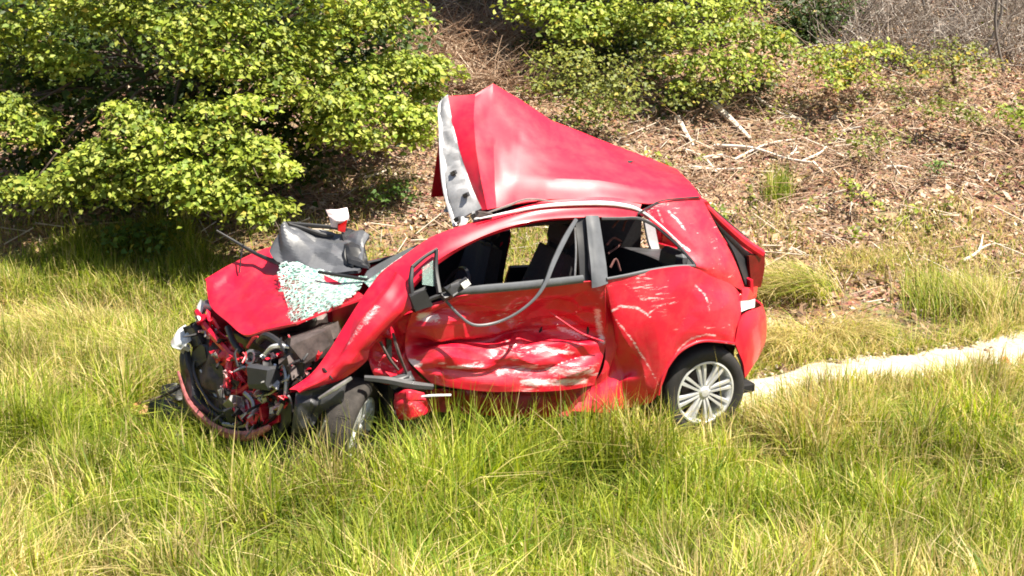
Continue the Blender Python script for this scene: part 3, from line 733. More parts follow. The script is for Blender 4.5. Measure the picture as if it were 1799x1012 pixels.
# ---- far side of the body
FS = [[(x, y0, z) for y0, z in ((-.70, zt), (-.80, .70), (-.82, .50), (-.76, .26))] for x, zt in ((-.42, .80), (.0, .84), (.35, .84), (.72, .86))]
patch('rear_quarter_panel', FS, M['red'], car, 24, 16, out=(0, -1, 0), thick=.02, dents=[(.03, 3, 101)])
FD = [[(x, y0, z) for y0, z in ((-.66, zt), (-.80, .75), (-.82, .52), (-.74, .26))] for x, zt in ((.74, 1.14), (1.05, 1.12), (1.5, 1.04), (1.95, .98))]
patch('door', FD, M['red'], car, 30, 18, out=(0, -1, 0), thick=.05, dents=[(.05, 3, 103)])
patch('door_lining', [[(p[0] + .01, p[1] + .06, p[2]) for p in r] for r in FD], M['black'], car, 12, 8, out=(0, 1, 0), thick=.02)
FW = [[(1.98, -.70, 1.05), (1.98, -.82, .80), (1.98, -.80, .45)], [(2.35, -.70, 1.06), (2.35, -.80, .88), (2.35, -.78, .66)], [(2.80, -.66, .93), (2.82, -.72, .80), (2.84, -.70, .55)]]
patch('front_wing', FW, M['red'], car, 24, 16, out=(0, -1, 0), thick=.01, dents=[(.03, 4, 105)])
mb = MB(); mb.tube([(1.0, -.56, 1.38), (.4, -.54, 1.46), (-.1, -.52, 1.42)], [.03, .035, .035], n=8); mb.tube([(-.12, -.53, 1.42), (-.40, -.62, 1.12), (-.55, -.68, .80)], .04, n=8)
mb.build('roof_rail', M['red'], car)

# ---- cabin
patch('cabin_trim', [[(p[0] + .01, p[1] + .05, p[2]) for p in r] for r in FS], M['black'], car, 12, 8, out=(0, 1, 0), thick=.02)
patch('pillar_trim', [[(.47, -.64, .84), (.40, -.56, 1.40)], [(.10, -.66, .82), (.05, -.54, 1.42)], [(-.30, -.62, .80), (-.25, -.52, 1.36)]], M['cloth'], car, 14, 8, thick=.03)
mb = MB(); mb.box((1.0, 0, .24), (2.9, 1.36, .06)); mb.box((-.10, 0, .50), (.5, 1.1, .3)); mb.build('floor', M['carpet'], car)
patch('cabin_trim', [[(.80, .56, 1.04), (.80, .60, .30)], [(1.3, .52, 1.02), (1.3, .52, .30)], [(1.9, .60, .98), (1.9, .62, .30)]], M['black'], car, 10, 6, thick=.02)
patch('cabin_trim', [[(.78, .66, 1.05), (.78, .66, .35)], [(.3, .62, 1.04), (.3, .60, .35)], [(-.2, .62, 1.0), (-.2, .56, .5)]], M['black'], car, 10, 6, thick=.02)
patch('bulkhead', [[(2.02, .62, 1.0), (2.02, .62, .28)], [(2.06, 0, 1.0), (2.06, 0, .28)], [(2.02, -.66, 1.0), (2.02, -.66, .28)]], M['black'], car, 8, 6, out=(1, 0, 0), thick=.03)
def seat(x, y, rec, top, hw=.24):
    mb = MB(); mb.box((x + .28, y, .52), (.52, hw * 2, .18), (0, -.1, 0), bev=.35)
    s_ = mb.build('seat', M['cloth'], car)
    mb = MB()
    P = [(x + .06, y, .55), (x - .02 - rec * .35, y, .85), (x - .06 - rec * .9, y, top)]
    for k, w in ((0, 1), (1, 1)): pass
    prof = [[(p[0] + .06, y - hw * f, p[2]), (p[0] + .09, y - hw * .6 * f, p[2]), (p[0] + .07, y, p[2]), (p[0] + .09, y + hw * .6 * f, p[2]), (p[0] + .06, y + hw * f, p[2])] for p, f in zip(P, (1, 1.02, .8))]
    patch('backrest', prof, M['cloth'], s_, 14, 14, out=(1, 0, 0), thick=.12)
    mb.box((P[2][0] + .0, y, top + .10), (.10, hw * 1.05, .17), (0, -.2, 0), bev=.35)
    mb.tube([(P[2][0], y - .06, top - .04), (P[2][0], y - .06, top + .06)], .008, n=5, sub=1); mb.tube([(P[2][0], y + .06, top - .04), (P[2][0], y + .06, top + .06)], .008, n=5, sub=1)
    mb.build('headrest', M['cloth'], s_)
seat(1.06, .33, .22, 1.22)
seat(1.16, -.36, .10, 1.14)
mb = MB(); mb.box((.30, 0, .55), (.48, 1.05, .2), bev=.3); rs_ = mb.build('rear_seat', M['cloth'], car)
patch('rear_backrest', [[(.10, -.52, .6), (-.02, -.52, .98)], [(.12, 0, .6), (0.0, 0, 1.02)], [(.10, .52, .6), (-.02, .52, 1.0)]], M['cloth'], rs_, 12, 8, out=(1, 0, 0), thick=.12)
mb = MB(); mb.box((-.02, .30, 1.06), (.09, .26, .14), (0, -.15, 0), bev=.35); mb.build('headrest', M['grey_plastic'], rs_)
# pale rear-pillar lining seen through the side window, and torn headlining strands
patch('pillar_lining', [[(-0.256,-0.5,1.155), (-0.344,-0.52,1.144)], [(-0.3,-0.5,0.987), (-0.389,-0.52,0.975)], [(-0.338,-0.46,0.877), (-0.399,-0.48,0.854)]], M['pale_grey'], car, 8, 5, thick=.02)
patch('parcel_shelf', [[(-.04, .56, 1.0), (-.40, .52, .98)], [(-.04, 0, 1.0), (-.42, 0, .97)], [(-.04, -.56, .96), (-.40, -.56, .92)]], M['dark_grey'], car, 8, 6, out=(0, 0, 1), thick=.02)
mb = MB(); mb.tube([(-0.322,-0.1,1.039), (-0.28,-0.1,0.961), (-0.246,-0.1,0.891)], .016, n=6); mb.build('wiper_motor_arm', M['black'], car)
mb = MB()
for a, b, c in (((0.605,0.55,1.264), (0.532,0.5,1.29), (0.449,0.45,1.251)), ((0.595,0.55,1.21), (0.514,0.5,1.224), (0.456,0.45,1.237)), ((0.615,0.62,1.139), (0.567,0.6,1.183), (0.545,0.62,1.111)), ((0.488,0.4,1.331), (0.449,0.4,1.371), (0.425,0.4,1.383)), ((0.415,0.4,1.303), (0.4,0.4,1.353), (0.377,0.4,1.38))):
    mb.tube([a, b, c], .007, n=5)
mb.build('torn_lining', M['torn'], car)
patch('headlining', [[(r[0][0] - .02, .48, 1.40), (r[0][0] - .02, 0, 1.44), (r[0][0] - .04, -.52, 1.40)] for r in RF[2:]], M['cloth'], car, 20, 10, out=(0, 0, -1), thick=.02, dents=[(.02, 4, 7)])
mb = MB(); mb.lathe([(.185, -.012), (.197, 0), (.185, .012), (.173, 0)], n=28, closed=True)
mb.box((0, 0, 0), (.36, .02, .04)); mb.box((0, .0, -.09), (.05, .02, .18)); mb.box((0, 0, 0), (.14, .05, .12))
mb.xform(Matrix.Translation((1.52, .34, .98)) @ Matrix.Rotation(R(90), 4, 'Z') @ Matrix.Rotation(R(-25), 4, 'X')); mb.build('steering_wheel', M['black'], car)

# ---- scuttle and dashboard top
patch('dashboard', [[(1.945,0,1.112), (2,0.12,1.097), (2.024,0.3,1.08)], [(1.8,0.05,1.195), (1.861,0.25,1.182), (1.914,0.42,1.166)], [(1.652,0.1,1.27), (1.714,0.3,1.283), (1.76,0.46,1.274)]], M['grey_plastic'], car, 20, 14, out=(.2, 0, 1), thick=.10, dents=[(.012, 6, 15)])
patch('screen_edge', [[(2.05,0.3,1.117), (2.033,0.38,1.094)], [(1.956,0.36,1.196), (1.947,0.44,1.174)], [(1.85,0.4,1.276), (1.846,0.47,1.251)]], M['shatter'], car, 14, 6, out=(0, 0, 1), thick=.004, dents=[(.01, 8, 4)])
mb = MB(); mb.tube([(2.241,-0.02,1.123), (2.138,0.12,1.124), (2.022,0.3,1.128)], [.010, .012, .010], n=6); mb.build('wiper_blade', M['black'], car)
mb = MB(); mb.tube([(2.728,-0.7,1.284), (2.626,-0.66,1.213), (2.514,-0.55,1.145), (2.408,-0.34,1.116)], [.006, .010, .013, .016], n=6); mb.tube([(2.577,-0.62,1.202), (2.599,-0.6,1.127), (2.626,-0.56,1.028)], .005, n=5); mb.build('wiper_arm', M['black'], car)

# ---- smashed nose
M['lip'] = plain('scraped_pinkish_bumper_paint', (.42, .13, .13), .5, var=.8, scale=22)
mb = MB(); mb.box((2.30, -.10, .55), (.55, .90, .40), (0, 0, .15), jit=.03, bev=.2); mb.box((2.38, -.25, .72), (.36, .34, .16), (.1, .1, .2), jit=.02); mb.box((2.36, .25, .70), (.30, .22, .20), (.1, -.1, .3), jit=.02)
mb.build('engine', M['rust'], car)
mb = MB(); mb.box((2.52, -.10, .42), (.05, 1.10, .44), (0, .1, .22), bev=.1); mb.build('radiator', M['black'], car)
mb = MB(); mb.box((2.633,0.38,0.653), (.20, .20, .13), (.15, -.2, .5), jit=.008); bat = mb.build('battery', M['dark_grey'], car)
mb = MB(); mb.tube([(2.722,0.38,0.611), (2.657,0.42,0.656), (2.575,0.48,0.744)], .008, n=5); mb.tube([(2.713,0.38,0.545), (2.637,0.42,0.565), (2.573,0.48,0.664)], .008, n=5); mb.build('battery_clamp', M['steel'], bat)
mb = MB(); mb.lathe([(.030, -.03), (.045, -.02), (.045, .03), (.030, .03), (.028, .0), (.0, .0)], n=20); mb.xform(Matrix.Translation((2.682,0.15,0.696)) @ Matrix.Rotation(R(-60), 4, 'Z') @ Matrix.Rotation(R(20), 4, 'X')); mb.build('pulley', M['steel'], car)
mb = MB(); mb.lathe([(.0, -.02), (.034, -.02), (.036, .02), (.026, .03), (0, .03)], n=14); mb.xform(Matrix.Translation((2.622,0.28,0.687)) @ Matrix.Rotation(R(70), 4, 'X')); mb.build('filler_cap', M['red'], car)
mb = MB(); mb.tube([(2.655,0.2,0.804), (2.622,0.3,0.863), (2.553,0.42,0.816), (2.531,0.48,0.738)], .022, n=8); mb.tube([(2.753,0.05,0.632), (2.707,0.15,0.605), (2.641,0.3,0.524), (2.6,0.42,0.525)], .016, n=8); mb.tube([(2.769,-0.2,0.79), (2.756,-0.1,0.728), (2.725,0,0.683)], .02, n=8); mb.build('hose', M['black'], car)
mb = MB(); mb.tube([(2.654,0.36,0.777), (2.618,0.4,0.825), (2.568,0.44,0.837), (2.52,0.48,0.83)], [.010, .014, .014, .008], n=6); mb.tube([(2.605,0.4,0.723), (2.63,0.42,0.682)], .012, n=6, sub=1); mb.build('pipe', M['alloy'], car)
mb = MB()
mb.box((2.426,0.5,0.831), (.22, .16, .14), (.3, .2, .1), jit=.03); mb.box((2.345,0.44,0.87), (.16, .14, .10), (.3, .2, .5), jit=.02); mb.box((2.514,0.52,0.749), (.14, .12, .14), (.3, .5, .1), jit=.03)
mb.build('strut_tower', M['rust'], car)
# red radiator support, bent to a V
mb = MB()
mb.tube([(2.905,-0.55,0.808), (2.869,-0.42,0.74), (2.81,-0.25,0.672), (2.755,-0.1,0.628), (2.719,-0.04,0.72)], [.028, .030, .028, .030, .018], n=6, sub=4, flat=.6)
mb.tube([(2.774,-0.12,0.646), (2.798,-0.08,0.543), (2.824,-0.04,0.434)], [.022, .024, .028], n=6)
mb.tube([(2.833,-0.05,0.425), (2.763,0.04,0.46), (2.699,0.12,0.534)], [.022, .020, .014], n=6)
mb.tube([(2.805,-0.04,0.431), (2.799,0.02,0.361), (2.773,0.12,0.297)], [.02, .018, .02], n=6)
mb.tube([(2.879,-0.5,0.789), (2.831,-0.42,0.79), (2.799,-0.36,0.737)], [.014, .016, .01], n=6)
mb.build('radiator_support', M['red_scuff'], car)
mb = MB()
mb.tube([(2.747,0.15,0.488), (2.715,0.22,0.452), (2.72,0.26,0.383)], .014, n=6); mb.tube([(2.86,-0.02,0.247), (2.771,0.12,0.275), (2.68,0.28,0.356), (2.596,0.46,0.464)], [.012, .018, .016, .012], n=6)
mb.tube([(2.579,0.5,0.751), (2.575,0.54,0.68), (2.595,0.56,0.573), (2.634,0.54,0.478)], [.010, .014, .012, .010], n=6); mb.tube([(2.685,0.26,0.482), (2.631,0.36,0.454), (2.608,0.42,0.513)], .012, n=6)
mb.box((2.796,0.05,0.382), (.05, .14, .09), (.4, .1, .3), jit=.02)
mb.build('bent_bracket', M['steel'], car)
mb = MB(); mb.box((2.78, -.36, .48), (.06, .52, .11), (.5, .1, .45), jit=.015); mb.build('bumper_beam', M['dark_grey'], car)
# bumper skin hanging off in a loop round the grille opening
FB = [
 [(2.959,-0.62,0.657), (2.996,-0.64,0.599), (3.008,-0.66,0.499)],
 [(2.957,-0.52,0.479), (3.013,-0.55,0.42), (3.029,-0.56,0.286)],
 [(2.935,-0.4,0.327), (2.984,-0.42,0.282), (2.98,-0.42,0.156)],
 [(2.879,-0.2,0.258), (2.914,-0.22,0.208), (2.91,-0.2,0.102)],
 [(2.81,0,0.236), (2.826,0,0.195), (2.821,0.02,0.121)],
 [(2.725,0.24,0.298), (2.726,0.25,0.253), (2.726,0.26,0.186)],
 [(2.639,0.42,0.411), (2.626,0.44,0.365), (2.625,0.44,0.278)],
 [(2.593,0.56,0.606), (2.57,0.59,0.563), (2.568,0.58,0.442)],
]
fb = patch('front_bumper', FB, M['black'], car, 60, 14, out=(1, .3, 0), thick=.012, dents=[(.055, 4.5, 111), (.022, 12, 112)], angle=10)
mb = MB(); mb.tube([(3.011,-0.56,0.436), (2.982,-0.43,0.293), (2.912,-0.23,0.218), (2.826,0,0.206), (2.725,0.25,0.267), (2.63,0.43,0.376)], [.014, .026, .034, .036, .030, .014], n=6, sub=5, flat=.5); mb.V = [(x_ + .035, y_ + .02, z_) for x_, y_, z_ in mb.V]; mb.build('bumper_lip', M['lip'], fb)
mb = MB(); mb.tube([(2.941,-0.52,0.507), (2.883,-0.44,0.494), (2.828,-0.3,0.442), (2.811,-0.16,0.354), (2.839,-0.14,0.284), (2.891,-0.24,0.294), (2.935,-0.38,0.364), (2.955,-0.5,0.447), (2.941,-0.52,0.507)], .010, n=6, sub=4); gr = mb.build('grille_surround', M['dark_grey'], fb)
for k in range(6):
    f = (k + .5) / 6; a = np.array((2.932,-0.5,0.482)) * (1 - f) + np.array((2.908,-0.3,0.32)) * f; b2 = np.array((2.874,-0.42,0.477)) * (1 - f) + np.array((2.826,-0.16,0.327)) * f
    mb = MB(); mb.tube([tuple(a - (.02, 0, 0)), tuple((a + b2) / 2), tuple(b2 - (.02, 0, 0))], .007, n=5, sub=2); mb.build('grille_bar', M['black'], gr)
mb = MB(); mb.tube([(2.918,-0.46,0.455), (2.882,-0.36,0.385), (2.848,-0.24,0.324)], [.006, .011, .009], n=5); mb.build('grille_glint', M['lampclear'], fb)  # pale strip added as the glint inside the grille opening
mb = MB(); mb.box((2.899,-0.48,0.54), (.05, .18, .10), (.5, .1, .5), jit=.015); mb.box((2.819,-0.26,0.506), (.06, .10, .10), (.5, .1, .5), jit=.015); mb.build('bumper_bracket', M['dark_grey'], car)
def lamp(pts, name='headlight'):
    patch(name, pts, M['lampclear'], car, 12, 12, out=(1, 0, .3), thick=.05, dents=[(.016, 14, 117)])
lamp([[(3.063,-0.66,0.601), (3.016,-0.66,0.671), (2.965,-0.66,0.703)], [(3.061,-0.6,0.581), (3.015,-0.58,0.626), (2.956,-0.58,0.671)], [(3.017,-0.54,0.578), (2.989,-0.52,0.611), (2.95,-0.54,0.63)]])
lamp([[(2.904,-0.62,0.744), (2.892,-0.62,0.818), (2.867,-0.62,0.867)], [(2.881,-0.58,0.745), (2.864,-0.57,0.809), (2.845,-0.58,0.86)]], 'indicator')
mb = MB(); mb.box((2.915,-0.55,0.671), (.10, .16, .12), (.4, .1, .3), jit=.02); mb.build('lamp_housing', M['black'], car)
patch('radiator_core', [[(2.905,-0.6,0.712), (2.959,-0.6,0.454), (2.945,-0.56,0.235)], [(2.804,-0.36,0.657), (2.856,-0.36,0.404), (2.864,-0.3,0.163)], [(2.704,-0.06,0.591), (2.734,-0.06,0.378), (2.742,-0.02,0.192)], [(2.602,0.28,0.684), (2.606,0.28,0.512), (2.617,0.28,0.303)], [(2.553,0.48,0.741), (2.553,0.48,0.573), (2.562,0.48,0.404)]],
      M['rust'], car, 40, 24, out=(1, .3, 0), thick=.04, dents=[(.06, 6, 161), (.03, 13, 162)], angle=10)
patch('slam_panel', [[(2.88,-0.58,0.767), (2.897,-0.54,0.691), (2.885,-0.52,0.605)], [(2.786,-0.3,0.709), (2.822,-0.28,0.625), (2.817,-0.26,0.542)], [(2.716,-0.06,0.714), (2.745,-0.05,0.599), (2.772,-0.05,0.502)]], M['red_scuff'], car, 24, 14, out=(1, .2, .3), thick=.01, dents=[(.05, 8, 171), (.02, 18, 172)], angle=9)
patch('lower_crossmember', [[(2.822,-0.06,0.427), (2.829,0,0.359), (2.825,0.02,0.268)], [(2.716,0.16,0.487), (2.727,0.2,0.415), (2.731,0.22,0.306)], [(2.602,0.44,0.567), (2.61,0.46,0.5), (2.615,0.46,0.398)]], M['red_scuff'], car, 30, 16, out=(1, .3, .2), thick=.012, dents=[(.06, 7, 173), (.03, 16, 174)], angle=9)
# splash guard and liner ahead of the near wheel
patch('wheel_liner', [[(2.542,0.62,0.62), (2.564,0.64,0.53), (2.575,0.6,0.383)], [(2.48,0.7,0.651), (2.491,0.73,0.568), (2.503,0.68,0.402)], [(2.402,0.7,0.653), (2.403,0.72,0.601), (2.43,0.68,0.491)], [(2.266,0.7,0.706), (2.272,0.72,0.687), (2.302,0.68,0.638)]], M['dark_grey'], car, 34, 26, thick=.012, dents=[(.06, 6, 121), (.025, 14, 122)], angle=10)
mb = MB(); mb.tube([(2.449,0.76,0.621), (2.358,0.78,0.674), (2.268,0.78,0.72)], [.008, .014, .010], n=6); mb.build('liner_edge', M['steel'], car); mb = MB(); mb.tube([(2.418,0.76,0.485), (2.461,0.74,0.385), (2.492,0.72,0.315)], .008, n=5); mb.build('liner_edge', M['steel'], car)
mb = MB(); mb.box((2.35, .45, .30), (.34, .34, .16), (.1, .3, .4), jit=.03); mb.box((2.50, .30, .22), (.40, .70, .10), (.0, .1, .3), jit=.03); mb.build('subframe', M['black'], car)

# ---- loose wreckage packed into the engine bay
def fragments(name, m, n, seed, size):
    rg = np.random.RandomState(seed); mb = MB()
    pts = [(2.868,-0.45,0.694), (2.79,-0.25,0.615), (2.751,0,0.545), (2.683,0.12,0.645), (2.606,0.35,0.758), (2.559,0.5,0.715), (2.65,0.34,0.505), (2.749,0.12,0.372), (2.585,0.52,0.592), (2.787,-0.02,0.436), (2.457,0.55,0.75), (2.683,0.3,0.374)]
    for k in range(n):
        p = np.array(pts[rg.randint(len(pts))]) + rg.normal(0, .045, 3)
        d = rg.normal(0, 1, 3); d /= np.linalg.norm(d); L = size * rg.uniform(.5, 1.4)
        if k % 2: mb.tube([tuple(p), tuple(p + d * L * .5 + rg.normal(0, .012, 3)), tuple(p + d * L)], [.008, .010, .005], n=5, sub=2, flat=rg.uniform(.4, 1))
        else: mb.box(tuple(p), (L * .5, L * .35, .012), tuple(rg.uniform(0, 3, 3)), jit=.012)
    o = mb.build(name, m, car); o['kind'] = 'stuff'
fragments('metal_fragments', M['steel'], 40, 1, .10)
fragments('red_fragments', M['red_scuff'], 60, 2, .13)
fragments('plastic_fragments', M['black'], 70, 3, .13)
fragments('pale_fragments', M['scraped'], 30, 4, .08)
# ---- wheels
def wheel(loc, rz=0.0, rx=0.0, broken=False, spokes=8):
    w = empty('wheel', loc, 0, car); w.rotation_euler = (rx, 0, rz)
    mb = MB(); mb.lathe([(.0, -.02), (.17, -.03), (.180, -.05)], n=24); mb.build('wheel_back', M['black'], w)
    mb = MB()
    ro = .302
    mb.lathe([(.205, .075), (.225, .088), (.262, .094), (.286, .084), (.298, .062), (ro, .030), (ro, -.03), (.298, -.062), (.286, -.084), (.25, -.094), (.205, -.08)], n=48, closed=False)
    mb.build('tyre', M['rubber'] if not broken else M['muddy_rubber'], w, angle=50)
    mb = MB(); mb.lathe([(.186, .062), (.196, .084), (.207, .082), (.209, .070), (.205, .05), (.190, -.07), (.178, -.07), (.180, .05)], n=48, closed=True)
    mb.build('rim', M['alloy'], w)
    mb = MB(); mb.lathe([(.0, -.012), (.12, -.012), (.12, -.03)], n=24); mb.build('brake_disc', M['rust'], w)
    mb = MB(); mb.lathe([(.0, .078), (.026, .076), (.034, .066), (.050, .062), (.052, .03)], n=20); mb.build('hub_cap', M['alloy'], w)
    me = None
    for k in range(spokes):
        if broken and k in (1, 4): continue
        if me is None:
            mb = MB()
            for s_ in (-1, 1):
                V = []
                for r_, h, y0 in ((.040, .009, .066), (.10, .010, .075), (.15, .012, .080), (.194, .016, .078)):
                    c = s_ * (.010 + .085 * (r_ - .04))
                    V += [(c - h, y0 - .022, r_), (c - h * .7, y0, r_), (c + h * .7, y0, r_), (c + h, y0 - .022, r_)]
                F = [(i * 4 + j, i * 4 + (j + 1) % 4, i * 4 + 4 + (j + 1) % 4, i * 4 + 4 + j) for i in range(3) for j in range(4)]
                mb.add(V, F)
            s0 = mb.build('spoke', M['alloy'], w, angle=30); me = s0.data
        else:
            s0 = bpy.data.objects.new('spoke', me); COL.objects.link(s0); s0.parent = w
        s0.rotation_euler = (0, 2 * math.pi * k / spokes + .2, 0)
    return w
wheel((0.0, .70, .302))
wheel((0.0, -.70, .302))
wheel((2.24, .57, .355), rz=R(54), rx=R(-12), broken=True).scale = (.93, .93, .93)
wheel((2.45, -.66, .31), rz=R(-6))
mb = MB(); mb.tube([(0, -.62, .30), (0, .62, .30)], .04, n=8, sub=1); mb.build('axle', M['rust'], car)

# ---- loose things lying on the wreck
M['dash_plastic'] = plain('scuffed_dashboard_plastic', (.085, .088, .098), .40, var=.3, scale=9, bump=.2)
DP = [
 [(2.397,-0.46,1.183), (2.343,-0.46,1.339), (2.305,-0.5,1.343), (2.25,-0.56,1.32)],
 [(2.403,-0.36,1.118), (2.304,-0.4,1.296), (2.2,-0.46,1.32), (2.091,-0.54,1.292)],
 [(2.296,-0.24,1.091), (2.187,-0.3,1.234), (2.07,-0.4,1.291), (1.935,-0.5,1.261)],
 [(2.136,-0.1,1.087), (2.069,-0.16,1.21), (1.985,-0.28,1.279), (1.907,-0.38,1.26)],
 [(2.002,0,1.104), (1.962,-0.06,1.168), (1.918,-0.16,1.225), (1.884,-0.28,1.226)],
]
def world(p):
    v = Matrix.Translation(CAR_LOC) @ Matrix.Rotation(math.pi + TH, 4, 'Z') @ Vector(p); return (v.x, v.y, v.z)
pan = empty('dashboard_moulding', world(DP[2][0]))
tag(pan, 'torn dark grey plastic dashboard panel lying on the rear of the bonnet', 'plastic panel')
def off(rows, o): return [[tuple(np.array(world(p)) - np.array(o.location)) for p in r] for r in rows]
patch('panel_shell', off(DP, pan), M['dash_plastic'], pan, 56, 44, out=(-.5, -.5, .6), thick=.02, dents=[(.060, 4.5, 131), (.028, 11, 132)], angle=6, pin=False)
patch('panel_flap', off([[(1.997,-0.4,1.271), (2.03,-0.2,1.212), (2.043,-0.08,1.146)], [(1.911,-0.42,1.274), (1.954,-0.16,1.214), (1.974,-0.02,1.125)], [(1.89,-0.26,1.209), (1.913,-0.12,1.168), (1.943,0.02,1.124)]], pan), M['black'], pan, 20, 20, out=(-.5, -.5, .6), thick=.02, dents=[(.03, 9, 133)], angle=12)
mb = MB(); mb.tube(off([[(2.313,-0.52,1.332), (2.15,-0.52,1.304), (1.977,-0.48,1.276), (1.89,-0.36,1.255)]], pan)[0], [.010, .013, .014, .010], n=6); mb.build('panel_lip', M['black'], pan)
mb = MB(); mb.tube(off([[(2.306,-0.5,1.328), (2.217,-0.47,1.297), (2.121,-0.42,1.262), (2.045,-0.42,1.249)]], pan)[0], [.010, .014, .016, .008], n=6); mb.build('vent_slot', M['black'], pan)
mb = MB(); mb.tube(off([[(2.362,-0.42,1.126), (2.352,-0.45,1.196), (2.303,-0.44,1.219)]], pan)[0], .005, n=5); mb.tube(off([[(1.997,-0.24,1.23), (2.036,-0.18,1.188), (2.04,-0.12,1.137), (2.013,-0.06,1.127)]], pan)[0], [.010, .014, .018, .014], n=6); mb.build('torn_gap', M['black'], pan)
pp = empty('crumpled_foil', world((1.999,-0.42,1.289)))
tag(pp, 'crumpled white and dark red scrap standing on the grey plastic panel', 'scrap')
patch('foil_sheet', off([[(2.089,-0.42,1.421), (2.081,-0.4,1.373), (2.061,-0.4,1.32)], [(2.028,-0.4,1.427), (2.033,-0.36,1.369), (2.016,-0.38,1.298)], [(1.942,-0.42,1.424), (1.95,-0.4,1.355), (1.967,-0.4,1.29)]], pp), M['pinkpaper'], pp, 16, 16, out=(0, -1, 0), thick=.004, dents=[(.03, 16, 141)], pin=False)
patch('red_flap', off([[(2.024,-0.37,1.337), (2.027,-0.37,1.286)], [(1.963,-0.38,1.352), (1.98,-0.38,1.273)]], pp), M['lampred'], pp, 6, 6, out=(0, -1, 0), thick=.006)

# ================================================================== grass, litter, bushes
def in_car(x, y, m=0.0):
    cx, cy = car_pts(x, y)
    return (cx > -.62 - m) & (cx < 2.72 + m) & (cy > -.80 - m) & (cy < .70 + m)

HOLE = (-2.211,6.783,-0.007)
def blades(name, x, y, h, wid, bend, col, label, seg=3, kind='stuff', origin=None, az=None, parent=None, z0=None):
    """curved tapering grass blades, one joined mesh"""
    if parent is None and origin is None:                    # grass is crushed flat under the fallen bumper corner
        k_ = ((x - HOLE[0]) / .26) ** 2 + ((y - HOLE[1]) / .42) ** 2 < 1
        h = np.where(k_, h * .25, h)
    n = len(x)
    z = terr(x, y) if z0 is None else z0
    az = RNG.uniform(0, 2 * np.pi, n) if az is None else az
    fa = az + np.pi / 2 + RNG.normal(0, .5, n)
    dx, dy = np.cos(az), np.sin(az); wx, wy = np.cos(fa), np.sin(fa)
    V = np.zeros((n, seg * 2 + 1, 3), dtype=np.float32); C = np.zeros((n, seg * 2 + 1, 3), dtype=np.float32)
    for k in range(seg + 1):
        t = k / seg
        out = bend * h * t ** 2; up = h * (t - .42 * np.clip(bend, 0, 1.6) * t ** 2.4)
        px, py, pz = x + dx * out, y + dy * out, z - .02 + up
        w = wid * (1 - .75 * t) * .5
        if k < seg:
            V[:, 2 * k] = np.stack([px - wx * w, py - wy * w, pz], -1); V[:, 2 * k + 1] = np.stack([px + wx * w, py + wy * w, pz], -1)
            C[:, 2 * k] = C[:, 2 * k + 1] = col
        else:
            V[:, 2 * k] = np.stack([px, py, pz], -1); C[:, 2 * k] = col
    if origin is not None: V -= np.array(origin, dtype=np.float32)
    base = (np.arange(n) * (seg * 2 + 1))[:, None]
    T = []
    for k in range(seg - 1):
        T += [base + np.array([[2 * k, 2 * k + 1, 2 * k + 3]]), base + np.array([[2 * k, 2 * k + 3, 2 * k + 2]])]
    T.append(base + np.array([[2 * seg - 2, 2 * seg - 1, 2 * seg]]))
    o = mesh_np(name, V.reshape(-1, 3), np.concatenate(T), M['blade'], parent, col=C.reshape(-1, 3))
    if origin is not None: o.location = origin
    if label: tag(o, label, kind=kind)
    return o

GREEN = np.array([[.21, .28, .03], [.30, .355, .04], [.39, .42, .065], [.12, .19, .02]])
STRAW = np.array([[.55, .45, .19], [.66, .55, .28], [.46, .36, .15], [.54, .48, .17]])
def mixcol(n, dry):
    g = GREEN[RNG.integers(0, 4, n)]; s = STRAW[RNG.integers(0, 4, n)]
    d = (RNG.uniform(0, 1, n) < dry)[:, None]
    return np.where(d, s, g) * RNG.uniform(.8, 1.2, (n, 1))

def scatter(n, x0, x1, y0, y1, wedge=True):
    x = RNG.uniform(x0, x1, n); y = RNG.uniform(y0, y1, n)
    if wedge:
        k = np.abs(x) < y * .50 + .7; x, y = x[k], y[k]
    return x, y

# --- front sward: bunches with blades arching outwards, and loose blades between
def bunches(x, y, per):
    n = len(x) * per
    tx, ty = np.repeat(x, per), np.repeat(y, per)
    a = RNG.uniform(0, 2 * np.pi, n); r = np.abs(RNG.normal(0, .045, n))
    return tx + np.cos(a) * r, ty + np.sin(a) * r, a + RNG.normal(0, .5, n)
def front_ok(x, y):
    cx, cy = car_pts(x, y)
    k = ~in_car(x, y) & ~on_path(x, y, -.03 - .16 * vnoise(x, y, 2.6, 61) ** 2)
    edge = np.interp(x, [-3, -2.2, -1, .5, 1.4, 2.2, 4.2], [7.9, 7.2, 6.6, 6.9, 7.0, 7.2, 8.2])
    k &= (y < edge + .35 * (vnoise(x, y, 2.2, 21) - .5)) | (x < -1.6)
    return k & ~((cy < .74) & (cx > -.7) & (cx < 2.75) & (cy > -.9))
def front_h(x, y):
    cxx, cyy = car_pts(x, y)
    h = .13 + .24 * vnoise(x, y, 4.0, 24) ** 1.4 + .15 * vnoise(x, y, 1.6, 23)
    h *= 1 - .42 * np.exp(-((cxx - 0) ** 2 + (cyy - .9) ** 2) / .22)
    side = (cyy > .66) & (cyy < 1.35) & (cxx > .45) & (cxx < 3.0)
    h = np.where(side, h * 1.15 + .15, h)
    lo = np.interp(x, PATH_LO[:, 0], PATH_LO[:, 1])
    h = h * np.where(x > 1.3, np.clip(.85 + (lo - y) * .5, .85, 1), 1)      # shorter where the track has been worn
    return h + .09 * np.exp(-((cxx - 2.5) ** 2 / .18 + (cyy - 1.05) ** 2 / .08))
bx_, by_ = scatter(9000, -4.6, 4.9, 3.5, 8.2)
k = RNG.uniform(0, 1, len(bx_)) < .35 + .65 * vnoise(bx_, by_, 2.3, 22); bx_, by_ = bx_[k], by_[k]
x, y, az = bunches(bx_, by_, 20)
